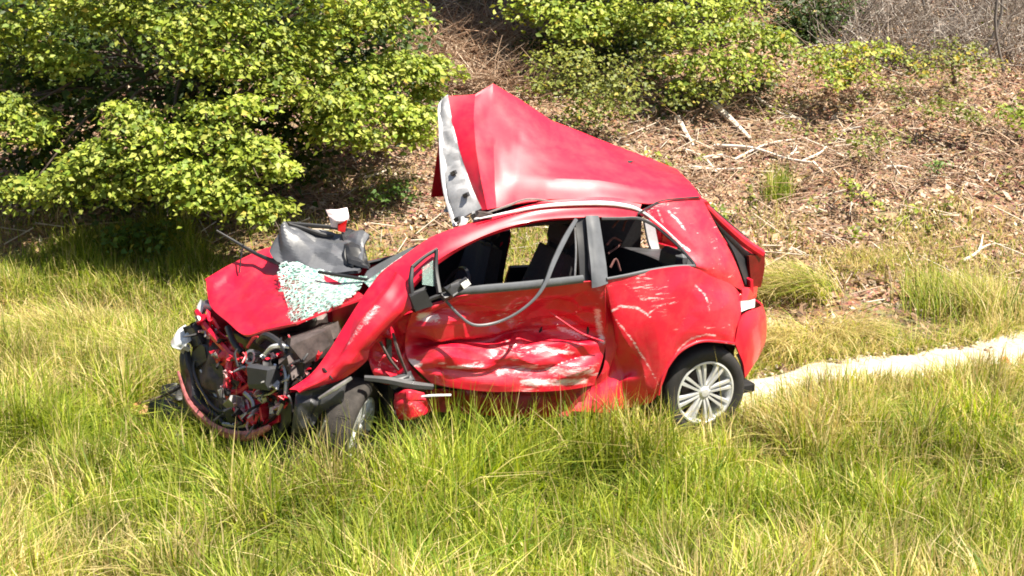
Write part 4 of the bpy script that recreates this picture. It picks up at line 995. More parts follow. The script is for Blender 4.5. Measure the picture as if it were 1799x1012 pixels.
x2, y2 = scatter(70000, -4.6, 4.9, 3.5, 8.2)
x = np.concatenate([x, x2]); y = np.concatenate([y, y2]); az = np.concatenate([az, RNG.uniform(0, 6.28, len(x2))])
k = front_ok(x, y); x, y, az = x[k], y[k], az[k]; n = len(x)
h = front_h(x, y) * RNG.uniform(.45, 1.35, n)
dry = np.clip(.27 + .8 * (vnoise(x, y, 1.1, 25) - .45), .06, .7)
blades('grass', x, y, h, RNG.uniform(.006, .017, n), RNG.gamma(1.8, .30, n), mixcol(n, dry) * (.55 + .85 * vnoise(x, y, 3.4, 26))[:, None], 'tall green and straw coloured grass in front of the car', az=az)

# --- grass left of the car, drier and paler
x, y = scatter(95000, -6.2, -1.0, 6.6, 10.8)
keep = ~in_car(x, y, .05)
lim = 10.1 + .5 * np.sin(1.1 * x) + (vnoise(x, y, 1.2, 27) - .5) * 1.2
keep &= (y < lim) & (RNG.uniform(0, 1, len(x)) < .25 + .75 * vnoise(x, y, 2.0, 28) ** 1.3)
x, y = x[keep], y[keep]; n = len(x)
h = (.12 + .26 * vnoise(x, y, 2.0, 28)) * RNG.uniform(.5, 1.25, n)
blades('grass', x, y, h, RNG.uniform(.006, .012, n), RNG.gamma(2.2, .30, n), mixcol(n, np.clip(.42 + .7 * (vnoise(x, y, .8, 29) - .5), .1, .9)) * (.65 + .6 * vnoise(x, y, 2.6, 30))[:, None], 'pale dry grass between the car and the bushes')

# --- thin dry grass on the right behind the track
x, y = scatter(60000, .8, 6.2, 7.4, 11.6)
keep = ~in_car(x, y, .05) & ~on_path(x, y, -.02 - .12 * vnoise(x, y, 2.6, 62) ** 2)
up = np.interp(x, PATH_UP[:, 0], PATH_UP[:, 1])
pat = vnoise(x, y, 1.5, 31)
keep &= (y > up - .14) & (RNG.uniform(0, 1, len(x)) < np.clip((pat - .30) * 1.5, .03, .8) * np.clip((11.4 - y) / 1.6, 0, 1))
x, y = x[keep], y[keep]; n = len(x)
h = (.07 + .20 * vnoise(x, y, 1.5, 31)) * RNG.uniform(.5, 1.3, n)
blades('grass', x, y, h, RNG.uniform(.006, .011, n), RNG.gamma(2.4, .36, n), mixcol(n, np.clip(.68 + .6 * (vnoise(x, y, 1.0, 32) - .5), .2, .95)), 'thin straw and olive grass on the bare bank beyond the track')
# --- bunches creeping over both edges of the track
tx = RNG.uniform(1.35, 4.6, 260); sd = RNG.integers(0, 2, 260)
ty = np.where(sd == 0, np.interp(tx, PATH_LO[:, 0], PATH_LO[:, 1]) + RNG.normal(.02, .09, 260), np.interp(tx, PATH_UP[:, 0], PATH_UP[:, 1]) + RNG.normal(.03, .08, 260))
x, y, az = bunches(tx, ty, 16); n = len(x)
blades('grass', x, y, RNG.uniform(.06, .26, n) * np.repeat(RNG.uniform(.5, 1.2, 260), 16), RNG.uniform(.005, .013, n), RNG.gamma(2, .32, n), mixcol(n, .45), 'grass bunches creeping over the edges of the sandy track', az=az)
# --- sparse weeds under the left bushes and behind the car
x, y = scatter(26000, -5.6, 1.2, 9.6, 12.4)
keep = RNG.uniform(0, 1, len(x)) < np.clip((vnoise(x, y, 1.3, 34) - .42) * 1.6, 0, .8) * np.where(x > -1.8, 1.5, .6)
keep &= ~in_car(x, y, .1)
x, y = x[keep], y[keep]; n = len(x)
h = (.06 + .16 * vnoise(x, y, 1.3, 34)) * RNG.uniform(.5, 1.2, n)
blades('grass', x, y, h, RNG.uniform(.006, .012, n), RNG.gamma(2.2, .34, n), mixcol(n, .40), 'patchy grass on the shaded ground behind the car')

# --- tall flowering stalks
def stalks(x, y, h, name, label):
    mb_v = []; n = len(x)
    o = blades(name, x, y, h, np.full(n, .006), RNG.gamma(2, .10, n), STRAW[RNG.integers(0, 4, n)] * RNG.uniform(.8, 1.1, (n, 1)), label, seg=4)
    return o
x, y = scatter(420, -3.2, 4.4, 4.2, 6.9)
k = ~in_car(x, y, .02) & (y < np.interp(x, [-3, -1, 1.4, 4.4], [7.2, 6.5, 6.6, 7.4])); x, y = x[k], y[k]
stalks(x, y, RNG.uniform(.40, .66, len(x)), 'grass_stalks', 'thin tall straw stalks rising over the front grass')
# a few that stand right against the door
sx, sy = [], []
for cxp, cyp in ((2.05, .98), (1.98, 1.02), (1.93, .92), (1.45, .96), (1.38, 1.0), (1.08, .95), (.98, 1.05), (.80, .98), (2.35, 1.1), (2.42, 1.02), (2.55, 1.05), (2.62, .98), (1.62, 1.05), (.05, 1.06), (1.88, .90)):
    w_ = world((cxp, cyp, 0)); sx.append(w_[0]); sy.append(w_[1])
stalks(np.array(sx), np.array(sy), RNG.uniform(.55, .85, len(sx)), 'grass_stalks', 'long yellow grass stems standing against the red door')

# --- arching tussocks one can tell apart
def tussock(x, y, n, h, spread, dry, label, az=None, bend=1.1):
    xx = x + RNG.normal(0, spread, n); yy = y + RNG.normal(0, spread, n)
    a = np.arctan2(yy - y, xx - x) + RNG.normal(0, .5, n) if az is None else RNG.normal(az, .7, n)
    o = blades('grass_tussock', xx, yy, h * RNG.uniform(.55, 1.15, n), RNG.uniform(.006, .011, n), np.abs(RNG.normal(bend, .35, n)), mixcol(n, dry), None, seg=5, az=a, origin=(x, y, float(terr(np.array(x), np.array(y)))))
    tag(o, label, 'grass tussock', 'grass tussocks round the car')
for p, n_, h_, sp, dr, lab, az_, bd in (
    ((2.743,9.525,0.104), 420, .50, .10, .55, 'big arching green tussock right behind the tail light', 3.0, 1.3),
    ((2.401,9.592,0.085), 260, .40, .10, .85, 'straw tussock leaning on the open tailgate corner', 2.6, 1.2),
    ((2.227,8.339,0.007), 460, .42, .16, .88, 'brown and straw tussock between rear bumper and sandy track', 3.6, 1.3),
    ((2.729,8.659,0.001), 380, .40, .16, .85, 'wide dry tussock drooping over the upper edge of the track', 5.2, 1.3),
    ((3.678,9.203,0.063), 380, .42, .13, .25, 'upright dark green tussock on the bank above the track', 1.4, .6),
    ((4.08,9.031,0.037), 420, .52, .14, .55, 'tall olive tussock at the far end of the track', 1.6, .6),
    ((2.903,11.869,0.544), 220, .45, .07, .15, 'small dark green tussock alone on bare ground behind the roof', 1.2, .5),
    ((3.065,8.532,-0.008), 60, .22, .05, .1, 'tiny fresh green tuft on the upper lip of the track', 1.5, .8),
    ((-2.792,7.791,0.006), 420, .48, .16, .45, 'dense tussock left of the smashed headlight', 3.6, .9),
    ((-3.596,8.484,0.008), 420, .48, .18, .55, 'straw tussock at the left beside the shaded verge', 3.4, .9)):
    tussock(p[0], p[1], n_, h_, sp, dr, lab, az_, bd)

# --- leaf litter and twigs on the bank
def litter():
    x, y = scatter(230000, -9, 9.3, 8.4, 18.8)
    k = (RNG.uniform(0, 1, len(x)) < np.clip((y - 8.6 - np.where(x > .9, -.4, 1.4)) / 1.4, .0, 1)) & ~in_car(x, y, .1) & ~on_path(x, y, .05)
    k &= RNG.uniform(0, 1, len(x)) < .25 + .75 * vnoise(x, y, 1.8, 41)
    x, y = x[k], y[k]; n = len(x)
    z = terr(x, y) + RNG.uniform(.004, .05, n)
    s = RNG.gamma(2.6, .0072, n) + .005; a = RNG.uniform(0, 2 * np.pi, n)
    ux, uy = np.cos(a), np.sin(a); tz = RNG.normal(0, .45, n); tz2 = RNG.normal(0, .45, n)
    slope = .25
    U = np.stack([ux, uy, tz + slope * uy], -1); Wv = np.stack([-uy, ux, tz2 + slope * ux], -1)
    P = np.stack([x, y, z], -1)
    s = s[:, None]
    V = np.stack([P - U * s, P + Wv * s * .45 + [0, 0, .004], P + U * s, P - Wv * s * .45], 1)
    pal = np.array([[.48, .315, .20], [.56, .39, .27], [.22, .12, .075], [.70, .56, .43], [.40, .245, .145], [.13, .078, .055], [.52, .355, .215]])
    c = pal[RNG.integers(0, len(pal), n)] * RNG.uniform(.55, 1.05, (n, 1)) * (.62 + .5 * vnoise(x, y, 1.4, 45))[:, None]
    o = mesh_np('leaf_litter', V.reshape(-1, 3), np.arange(n * 4).reshape(n, 4), M['litter'], col=np.repeat(c, 4, 0))
    tag(o, 'dry brown and pinkish leaf litter covering the bank', kind='stuff')
    # twigs
    x, y = scatter(5200, -8, 9, 9.0, 18.5)
    k = (y > 9.4 + np.where(x > .9, -.2, 1.0)) & ~in_car(x, y, .1)
    k &= RNG.uniform(0, 1, len(x)) < .25 + .75 * vnoise(x, y, 1.0, 43)
    x, y = x[k], y[k]; n = len(x)
    L = RNG.gamma(2, .11, n) + .06; a = RNG.uniform(0, np.pi, n); r = RNG.uniform(.003, .009, n)
    dx, dy = np.cos(a) * L, np.sin(a) * L
    V = []
    for e in (0, 1):
        ex, ey = x + dx * e, y + dy * e; ez = terr(ex, ey) + .015 + RNG.uniform(0, .07, n)
        for q in range(3):
            w = 2.09 * q
            V.append(np.stack([ex - np.sin(a) * r * math.cos(w), ey + np.cos(a) * r * math.cos(w), ez + r * math.sin(w)], -1))
    V = np.stack(V, 1); b = (np.arange(n) * 6)[:, None]
    F = np.concatenate([b + np.array([[q, (q + 1) % 3, 3 + (q + 1) % 3, 3 + q]]) for q in range(3)])
    pal = np.array([[.58, .48, .38], [.66, .58, .48], [.30, .21, .15], [.45, .33, .24]])
    c = pal[RNG.integers(0, 4, n)]
    o = mesh_np('twigs', V.reshape(-1, 3), F, M['litter'], col=np.repeat(c, 6, 0))
    tag(o, 'small dead twigs strewn over the bank', kind='stuff')
litter()

# --- pale fallen branches
def branch(label, pts, r, forks=()):
    o0 = pts[0]
    mb = MB()
    P = [(p[0] - o0[0], p[1] - o0[1], p[2] - o0[2] + .04) for p in pts]
    mb.tube(P, [r * (1 - .6 * i / (len(P) - 1)) for i in range(len(P))], n=7, sub=4)
    for f in forks:
        Q = [(p[0] - o0[0], p[1] - o0[1], p[2] - o0[2] + .05) for p in f]
        mb.tube(Q, [r * .6 * (1 - .6 * i / (len(Q) - 1)) for i in range(len(Q))], n=5, sub=3)
    o = mb.build('fallen_branch', M['deadwood']); o.location = o0
    tag(o, label, 'branch', 'bleached branches lying on the bank')
branch('thick bleached log slanting down the bank above the tailgate', [(2.544,14.04,1.344), (2.714,13.642,1.174), (2.838,13.084,1.021)], .055)
branch('short thick bleached limb just behind the torn roof', [(2.054,13.713,1.208), (2.116,13.382,1.052), (2.173,13.142,0.932)], .038)
branch('long forked white branch lying across the litter right of the car', [(2.416,13.092,0.939), (2.81,12.866,0.943), (3.161,12.636,0.856), (3.436,12.473,0.828)], .028, [[(3.337,12.546,0.83), (3.587,12.759,0.891), (3.735,13.019,0.935)], [(3.161,12.636,0.856), (3.29,12.772,0.903), (3.365,12.953,0.958)], [(3.436,12.473,0.828), (3.455,12.244,0.786), (3.459,12.112,0.756)]])
branch('crooked white branch pointing down at the tailgate', [(2.041,13.072,0.901), (2.249,12.878,0.834), (2.329,12.436,0.729)], .026, [[(2.264,12.845,0.825), (2.422,12.842,0.853), (2.581,12.692,0.835)]])
branch('white stick lying flat just above the tailgate', [(2.084,12.618,0.753), (2.322,12.512,0.743), (2.64,12.476,0.762)], .028)
branch('thin pale branch running up the bank under the dark shrub', [(3.174,14.361,1.385), (3.368,13.899,1.244), (3.579,13.696,1.182)], .022)
branch('short pale stick below the yellowish low shrub', [(4.028,13.459,1.07), (4.212,13.46,1.111), (4.381,13.407,1.145)], .020)
branch('thin white stick beside the dark green tuft', [(4.187,12.241,0.812), (4.381,12.343,0.809), (4.531,12.305,0.783)], .018)
branch('pale branch end poking up from the litter at mid bank', [(3.465,14.015,1.289), (3.491,13.811,1.225), (3.556,13.72,1.193)], .022)
branch('forked white stick near the dry grass on the right', [(4.254,10.082,0.251), (4.477,10.273,0.306), (4.623,10.547,0.402)], .018, [[(4.477,10.273,0.306), (4.632,10.365,0.341), (4.783,10.333,0.337)]])
branch('pale thin stick on brown litter left of the torn roof', [(-1.663,12.251,0.695), (-1.529,12.32,0.722), (-1.363,12.469,0.776)], .018)
branch('long thin stick beside the brown brush pile', [(-1.055,16.1,2.078), (-0.661,16.422,2.081), (-0.079,16.31,1.972)], .022)
branch('pale stick leaning among brown twigs under the top shrubs', [(2.581,12.692,0.835), (3.024,12.94,0.986), (3.57,13.237,1.015)], .016)

# --- leaves
def leaf_arrays(P, nrm, size, az, col):
    """folded six-point leaves (4 triangles) at P with normals nrm"""
    n = len(P)
    nz = nrm / np.linalg.norm(nrm, axis=1)[:, None]
    t = np.stack([np.cos(az), np.sin(az), np.zeros(n)], -1)
    t = t - nz * (t * nz).sum(1)[:, None]; t /= np.linalg.norm(t, axis=1)[:, None] + 1e-9
    b = np.cross(nz, t); s = size[:, None]
    V = np.stack([P - t * s * .5, P - t * s * .12 + b * s * .36 + nz * s * .10, P + t * s * .55 - nz * s * .06, P - t * s * .12 - b * s * .36 + nz * s * .10, P + t * s * .05 - nz * s * .02], 1)
    b0 = (np.arange(n) * 5)[:, None]
    F = np.concatenate([b0 + np.array([q]) for q in ((0, 4, 1), (1, 4, 2), (0, 3, 4), (4, 3, 2))])
    return V.reshape(-1, 3), F, np.repeat(col, 5, 0)

LEAFG = np.array([[.22, .28, .035], [.30, .36, .05], [.15, .22, .03], [.38, .41, .08]])
DARKG = np.array([[.05, .095, .018], [.075, .13, .022], [.04, .075, .015], [.10, .15, .026]])  # dark green; darkened again for foliage that stands in for deep shade
OLIVE = np.array([[.17, .20, .04], [.22, .25, .05], [.13, .16, .03], [.28, .28, .06]])
def shrub(name, label, cat, group, base, clumps, per=120, size=.10, pal=LEAFG, flat=.62, stems=True, barkm='bark', yellow=.02, tr=.03, dens=2.1, up=.9, rk=1.1):
    """plant > crown, trunk, limbs: clumps are (x, y, z, radius) in the world"""
    root = empty(name, base)
    tag(root, label, cat, group)
    Ps, Ns, Ss, As, Cs = [], [], [], [], []
    for (cx_, cy_, cz_, r) in clumps:
        r = r * rk
        n = max(14, int(per * dens * (r / .4) ** 1.6))
        d = RNG.normal(0, 1, (n, 3)); d /= np.linalg.norm(d, axis=1)[:, None]
        rad = RNG.uniform(.1, 1, n) ** .55 * np.clip(1 + RNG.normal(0, .24, n), .4, 1.7)
        off_ = d * rad[:, None] * np.array([r, r, r * flat])
        off_[:, 2] -= .25 * r * (rad ** 2) * RNG.uniform(.3, 1, n)
        P = np.array([cx_, cy_, cz_]) + off_
        P[:, 2] = np.maximum(P[:, 2], terr(P[:, 0], P[:, 1]) + .03)
        N = np.stack([RNG.normal(.12, .62, n), RNG.normal(-.30, .62, n), np.full(n, up)], -1) + d * .35
        Ps.append(P); Ns.append(N); Ss.append(.82 * size * RNG.uniform(.35, 1.25, n)); As.append(np.arctan2(d[:, 1], d[:, 0]) + RNG.normal(0, .7, n))
        c = pal[RNG.integers(0, len(pal), n)] * RNG.uniform(.75, 1.2, (n, 1)) * RNG.uniform(.85, 1.15)
        c = np.where((RNG.uniform(0, 1, n) < yellow)[:, None], np.array([.45, .36, .06]), c)
        Cs.append(c)
    P = np.concatenate(Ps); N = np.concatenate(Ns); S_ = np.concatenate(Ss); A = np.concatenate(As); C = np.concatenate(Cs)
    V, F, C5 = leaf_arrays(P, N, S_, A, C)
    V = V - np.array(base)
    cr_ = mesh_np('crown', V, F, M['leaf'], root, col=C5); cr_['kind'] = 'stuff'
    # stems reach from the base to every third clump
    bx = np.array(base)
    if stems:
        cs = np.array([c[:3] for c in clumps]) - bx
        top = cs[np.argmax(cs[:, 2])]
        mb = MB(); tp = top * np.array([.35, .35, .75])
        mb.tube([(0, 0, -.1), tuple(tp * .35 + RNG.normal(0, .03, 3)), tuple(tp * .7 + RNG.normal(0, .04, 3)), tuple(tp)], [tr, tr * .85, tr * .65, tr * .4], n=8)
        mb.build('trunk', M[barkm], root)
        for i, c in enumerate(cs):
            if i % 2 == 0 or len(cs) < 6:
                f = RNG.uniform(.2, .8); st = tp * f
                mid = (st + c) / 2 + np.array([0, 0, .12 * np.linalg.norm(c - st)]) + RNG.normal(0, .04, 3)
                mb = MB(); mb.tube([tuple(st), tuple(mid), tuple(c), tuple(c + (c - mid) * .35 - np.array([0, 0, .05]))], [tr * .34, tr * .22, tr * .12, tr * .05], n=5)
                mb.build('limb', M[barkm], root)
    return root

BIG = [(*(-3.992,10.6,2.597),.42),(*(-4.679,10.8,2.462),.36),(*(-3.475,10.4,2.564),.40),(*(-2.929,10.2,2.467),.46),(*(-2.51,10.4,2.523),.42),(*(-2.202,10.5,2.315),.36),(*(-1.87,10.9,2.364),.40),(*(-1.575,11.2,2.518),.42),(*(-1.2,11.4,2.592),.38),
 (*(-2.843,10.1,2.206),.36),(*(-2.567,10.2,2.114),.34),(*(-4.148,10.6,2.111),.30),(*(-4.464,10.8,2.185),.30),(*(-2.273,10.4,2.102),.34),(*(-1.982,10.7,2.127),.34),(*(-1.728,11,1.9),.38),(*(-1.471,11.2,1.964),.36),(*(-1.203,11.4,2.064),.36),(*(-0.931,11.6,1.971),.34),(*(-0.896,11.7,1.729),.24),
 (*(-4.655,10.4,1.639),.34),(*(-4.454,10.3,1.534),.30),(*(-4.767,10.5,1.747),.30),(*(-4.347,10.7,2.137),.26),(*(-3.483,10,1.732),.26),(*(-3.361,9.9,1.58),.34),(*(-3.082,9.8,1.491),.36),(*(-3.687,9.9,1.375),.32),(*(-3.878,9.9,1.22),.34),(*(-4.053,9.9,1.022),.30),(*(-4.448,10.1,1.031),.30),(*(-4.722,10.2,0.96),.28),
 (*(-2.774,10,1.722),.32),(*(-2.598,9.9,1.529),.34),(*(-2.381,9.8,1.338),.34),(*(-2.882,9.7,1.21),.36),(*(-2.627,9.7,1.098),.36),(*(-2.433,9.7,0.954),.32),(*(-2.225,9.8,0.873),.28),(*(-2.809,9.7,0.974),.28),(*(-3.049,9.7,1.149),.32),(*(-1.846,10.6,1.77),.32),(*(-1.666,10.8,1.586),.34),(*(-1.453,10.9,1.363),.28),(*(-1.754,10.7,1.487),.28),(*(-1.139,11.2,1.556),.34),(*(-0.925,11.4,1.523),.30),(*(-1.046,11.4,1.347),.28),(*(-2.297,9.9,1.427),.26),(*(-2.144,9.9,1.22),.24),(*(-2.104,10.3,1.911),.28),(*(-2.401,10,1.773),.28),(*(-3.312,9.8,1.297),.26),(*(-3.54,9.8,1.04),.26),(*(-1.605,10.8,1.708),.28),(*(-1.363,11.1,1.736),.28),(*(-0.83,11.7,2.035),.26),
 (*(-3.629,10.4,2.876),.5),(*(-2.588,10.4,2.926),.5),(*(-1.831,10.8,2.83),.5),(*(-4.523,10.8,2.882),.5),(*(-5.237,10.8,2.356),.5),(*(-5.236,10.6,1.618),.5),(*(-5.275,10.4,0.991),.4),(*(-3.142,10.6,3.232),.6),(*(-2.15,10.9,3.297),.6),(*(-1.151,11.6,3.004),.5)]
BIGD = [(*(-4.743,11.6,1.808),.5),(*(-3.607,11.4,1.882),.5),(*(-2.795,11.4,1.824),.5),(*(-2.269,11.6,1.454),.45),(*(-3.857,11.1,1.223),.4),(*(-4.93,11.3,1.137),.45),(*(-2.282,11.9,2.318),.5),(*(-1.553,12.3,2.244),.5),(*(-3.137,11,1.236),.4),(*(-1.861,12.2,1.944),.45),(*(-4.291,11.8,2.322),.55),(*(-1.265,12.4,1.745),.4),(*(-2.715,12,2.491),.55),(*(-5.317,11.9,2.083),.5),(*(-3.617,12,2.55),.6),(*(-2.476,11.2,1.556),.35),(*(-4.723,11.3,1.946),.4),(*(-4.166,11,1.8),.4),(*(-5.156,11.6,2.329),.5),(*(-3.731,10.8,0.867),.35),(*(-4.438,11,1.35),.4),(*(-2.271,11.5,1.049),.35),(*(-3.212,11,1.745),.4),(*(-2.082,12.2,2.547),.5),(*(-1.416,12.8,2.413),.45),(*(-4.959,12.2,2.606),.6)]
big = shrub('broadleaf_tree', 'large bright green broadleaf tree with drooping boughs left behind the car', 'tree', None, (-3.593,11.393,0.583), BIG, per=330, size=.082, pal=LEAFG, tr=.07, flat=.48, rk=1.02)
shrub('broadleaf_tree', 'thicket tree behind the bright boughs, leaf colour darkened as deep shade', 'tree', None, (-3.03,12.112,0.832), BIGD, per=110, size=.11, pal=DARKG * .7, tr=.06, rk=1.45)

G = 'shrubs growing on the bank'
shrub('shrub', 'green shrub at the top edge above the torn roof', 'shrub', G, (0.887,15.785,1.792), [(*(0.233,15.2,2.576),.40),(*(0.645,15,2.505),.45),(*(1.06,15,2.469),.45),(*(1.455,15.2,2.539),.42),(*(0.751,14.8,2.254),.32),(*(1.133,14.9,2.229),.28),(*(1.668,15,2.322),.28),(*(0.465,15.4,2.872),.5),(*(1.233,15.4,2.946),.5)], per=150, size=.10, pal=LEAFG, flat=.5, rk=1.12)
shrub('shrub', 'olive shrub directly behind the roof peak', 'shrub', G, (1.086,13.989,1.156), [(*(0.419,13.6,1.922),.30),(*(0.758,13.5,1.962),.34),(*(1.096,13.4,1.867),.36),(*(1.363,13.3,1.707),.34),(*(1.018,13.2,1.581),.36),(*(0.684,13.3,1.673),.32),(*(1.249,13.1,1.457),.30),(*(0.812,13.1,1.39),.28),(*(0.346,13.4,1.665),.24)], per=120, size=.07, pal=OLIVE, rk=1.25, dens=2.6)
shrub('shrub', 'broad bright green shrub right of the roof peak at the top', 'shrub', G, (2.903,14.507,1.467), [(*(1.986,14.6,2.511),.42),(*(2.408,14.5,2.548),.45),(*(2.086,14.2,2.204),.38),(*(2.498,14.1,2.242),.42),(*(2.942,14.2,2.309),.42),(*(3.239,14.2,2.134),.34),(*(2.687,13.9,1.974),.38),(*(2.302,13.9,1.904),.36),(*(3.066,14,1.898),.32),(*(1.998,14,1.898),.28),(*(2.085,13.8,1.633),.24),(*(2.75,13.8,1.738),.28),(*(1.926,14.8,2.867),.5),(*(2.859,14.6,2.653),.45),(*(3.4,14.3,2.235),.24)], per=160, size=.09, pal=LEAFG, flat=.46, rk=1.06)
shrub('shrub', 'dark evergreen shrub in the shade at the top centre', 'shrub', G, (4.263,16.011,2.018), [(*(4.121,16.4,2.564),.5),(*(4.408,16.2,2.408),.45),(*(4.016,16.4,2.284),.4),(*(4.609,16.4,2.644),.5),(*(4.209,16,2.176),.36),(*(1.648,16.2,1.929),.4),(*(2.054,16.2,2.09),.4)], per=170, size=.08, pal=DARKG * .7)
shrub('shrub', 'bush with leaf colour darkened as shade in the hollow between the top shrubs', 'shrub', G, (1.606,15.744,1.795), [(*(1.253,15.4,2.007),.40),(*(1.643,15.4,2.045),.42),(*(1.914,15,1.764),.36),(*(1.597,15.8,2.339),.45),(*(0.794,15.6,2.075),.36),(*(0.32,15.6,2.075),.34),(*(2.219,14.4,1.44),.30),(*(2.585,14.4,1.513),.30),(*(3.214,14.6,1.57),.26),(*(2.019,14,1.333),.24)], per=130, size=.08, pal=DARKG * .7)
shrub('shrub', 'ragged green bush beneath the broad shrub with dark gaps', 'shrub', G, (2.429,13.856,1.277), [(*(2.027,13.6,1.477),.20),(*(2.281,13.7,1.641),.24),(*(2.547,13.6,1.546),.20),(*(3.265,13.9,1.765),.22),(*(3.5,14.2,1.993),.24),(*(1.861,14.7,2.221),.3),(*(1.758,14.4,1.982),.22)], per=110, size=.08, pal=OLIVE)
shrub('shrub', 'low yellowish green shrub on the open bank to the right', 'shrub', G, (4.365,14.455,1.581), [(*(3.735,14,2.003),.24),(*(3.991,13.9,2.008),.26),(*(4.269,13.9,2.057),.26),(*(4.582,14,2.073),.24),(*(4.798,14.1,2.019),.22),(*(4.051,13.7,1.848),.24),(*(4.329,13.7,1.862),.20),(*(3.797,13.8,1.876),.20),(*(3.899,13.5,1.725),.18)], per=130, size=.08, pal=LEAFG, yellow=.15)
shrub('shrub', 'loose pale green shrub beneath the grey brushwood', 'shrub', G, (5.859,14.678,1.564), [(*(5.054,14.2,1.957),.24),(*(5.27,14,1.933),.28),(*(5.626,14,1.933),.28),(*(5.952,14,1.884),.24),(*(5.543,14.3,2.129),.20),(*(5.836,14.2,2.063),.20),(*(5.068,13.8,1.807),.22)], per=110, size=.07, pal=OLIVE, yellow=.12)
shrub('shrub', 'small pale green plant on the litter below the loose shrub', 'shrub', G, (5.404,13.336,1.229), [(*(4.971,12.9,1.509),.18),(*(5.169,12.8,1.453),.20),(*(5.335,12.7,1.366),.16),(*(4.876,12.8,1.42),.12)], per=130, size=.07, pal=OLIVE, tr=.012)
shrub('shrub', 'round leafy plant at the right edge of the bank', 'shrub', G, (6.151,13.458,1.181), [(*(5.699,12.8,1.42),.16),(*(5.86,12.8,1.453),.20),(*(5.844,12.6,1.331),.16)], per=130, size=.075, pal=LEAFG, tr=.012)
shrub('shrub', 'straggly olive plant half way up the right bank', 'shrub', G, (4.27,12.729,0.935), [(*(3.885,12.3,1.2),.16),(*(4.107,12.3,1.219),.20),(*(4.332,12.3,1.187),.16),(*(4.021,12.1,1.1),.16),(*(3.797,12.2,1.137),.10)], per=90, size=.06, pal=OLIVE, tr=.012)
shrub('shrub', 'small deep green clump beside the thin white stick', 'shrub', G, (4.765,12.242,0.78), [(*(4.593,11.9,0.916),.12),(*(4.682,11.9,0.953),.10)], per=160, size=.055, pal=DARKG * 1.6, tr=.012)
shrub('shrub', 'sprawling low plant on the bare earth at right', 'shrub', G, (3.714,11.471,0.568), [(*(3.509,11.4,0.836),.10),(*(3.555,11.3,0.781),.12),(*(3.66,11.2,0.709),.11),(*(3.75,11.1,0.65),.08)], per=130, size=.055, pal=LEAFG, tr=.012)
shrub('shrub', 'slender weed standing behind the rear pillar', 'shrub', G, (2.484,11.25,0.477), [(*(2.4,11,0.833),.06),(*(2.43,11,0.716),.07),(*(2.424,11,0.61),.06)], per=200, size=.05, pal=OLIVE, flat=1.0, tr=.012)
shrub('shrub', 'low weedy patch between the tree and the torn roof', 'shrub', G, (-1.221,11.655,0.596), [(*(-1.24,11.3,0.781),.20),(*(-1.1,11.4,0.836),.16),(*(-1.408,11.2,0.709),.16),(*(-1.055,11.2,0.709),.14)], per=90, size=.07, pal=DARKG * 1.4, tr=.012)
shrub('shrub', 'shaded green sapling growth under the big tree', 'shrub', G, (-3.62,10.493,0.357), [(*(-3.558,10.2,0.589),.22),(*(-3.341,10,0.496),.20),(*(-3.744,10.1,0.528),.20),(*(-3.288,10.2,0.589),.18)], per=90, size=.08, pal=DARKG * 1.5, tr=.012)
shrub('shrub', 'sunlit sprig hanging left of the roof header', 'shrub', G, (-1.084,13.096,0.952), [(*(-1.25,12.2,1.575),.22),(*(-1.022,12,1.225),.18),(*(-0.593,13,1.86),.14)], per=110, size=.09, pal=LEAFG, tr=.012)

# --- small weeds scattered over the open bank
def weeds():
    x, y = scatter(420, 1.6, 8.5, 10.6, 17.0)
    k = RNG.uniform(0, 1, len(x)) < np.clip((vnoise(x, y, 1.1, 51) - .35) * 2.0, .02, .9); x, y = x[k], y[k]
    per = 16; n = len(x) * per
    px = np.repeat(x, per) + RNG.normal(0, .07, n); py = np.repeat(y, per) + RNG.normal(0, .07, n)
    P = np.stack([px, py, terr(px, py) + RNG.uniform(.02, .14, n)], -1)
    N = np.stack([RNG.normal(.1, .6, n), RNG.normal(-.3, .6, n), np.full(n, .9)], -1)
    c = np.where((np.repeat(RNG.uniform(0, 1, len(x)), per) < .5)[:, None], OLIVE[RNG.integers(0, 4, n)], LEAFG[RNG.integers(0, 4, n)]) * RNG.uniform(.7, 1.2, (n, 1))
    V, F, C5 = leaf_arrays(P, N, RNG.uniform(.03, .075, n), RNG.uniform(0, 6.28, n), c)
    tag(mesh_np('weeds', V, F, M['leaf'], col=C5), 'small green weeds sprouting through the litter on the right bank', kind='stuff')
weeds()

# --- trees added higher up, crowns kept out of view above to shade the bank
T = 'trees added higher up to shade the bank'
def crown_clumps(c, rx, rz, n, r):
    out = []
    for i in range(n):
        d = RNG.normal(0, 1, 3); d /= np.linalg.norm(d); k = RNG.uniform(.4, 1) ** .5
        out.append((c[0] + d[0] * rx * k, c[1] + d[1] * rx * k, c[2] + d[2] * rz * k, r * RNG.uniform(.8, 1.3)))
    return out
for (bx, by, ch, rx, n_, lab) in ((-6.0, 15.5, 4.8, 2.6, 46, 'added shade tree behind the left boughs with its crown above the picture'),
                                 (-2.2, 18.5, 5.2, 2.6, 46, 'added shade tree behind the brown brush pile'),
                                 (1.2, 18.8, 4.8, 2.4, 44, 'added shade tree behind the top centre shrubs'),
                                 (3.6, 19.0, 4.6, 2.0, 36, 'added shade tree at the hollow right of centre'),
                                 (2.3, 17.6, 4.4, 1.9, 46, 'tree added to darken the hollow between the top shrubs'),
                                 (-9.0, 17.0, 5.0, 2.8, 40, 'added shade tree at the far left of the bank')):
    bz = float(terr(np.array(bx), np.array(by)))
    shrub('added_shade_tree', lab, 'tree', T, (bx, by, bz), [(a_, b_, max(c_, 3.25), r_) for a_, b_, c_, r_ in crown_clumps((bx, by - .6, bz + ch * .55), rx, ch * .34, n_, .62)], per=60, size=.20, pal=DARKG, tr=.13)

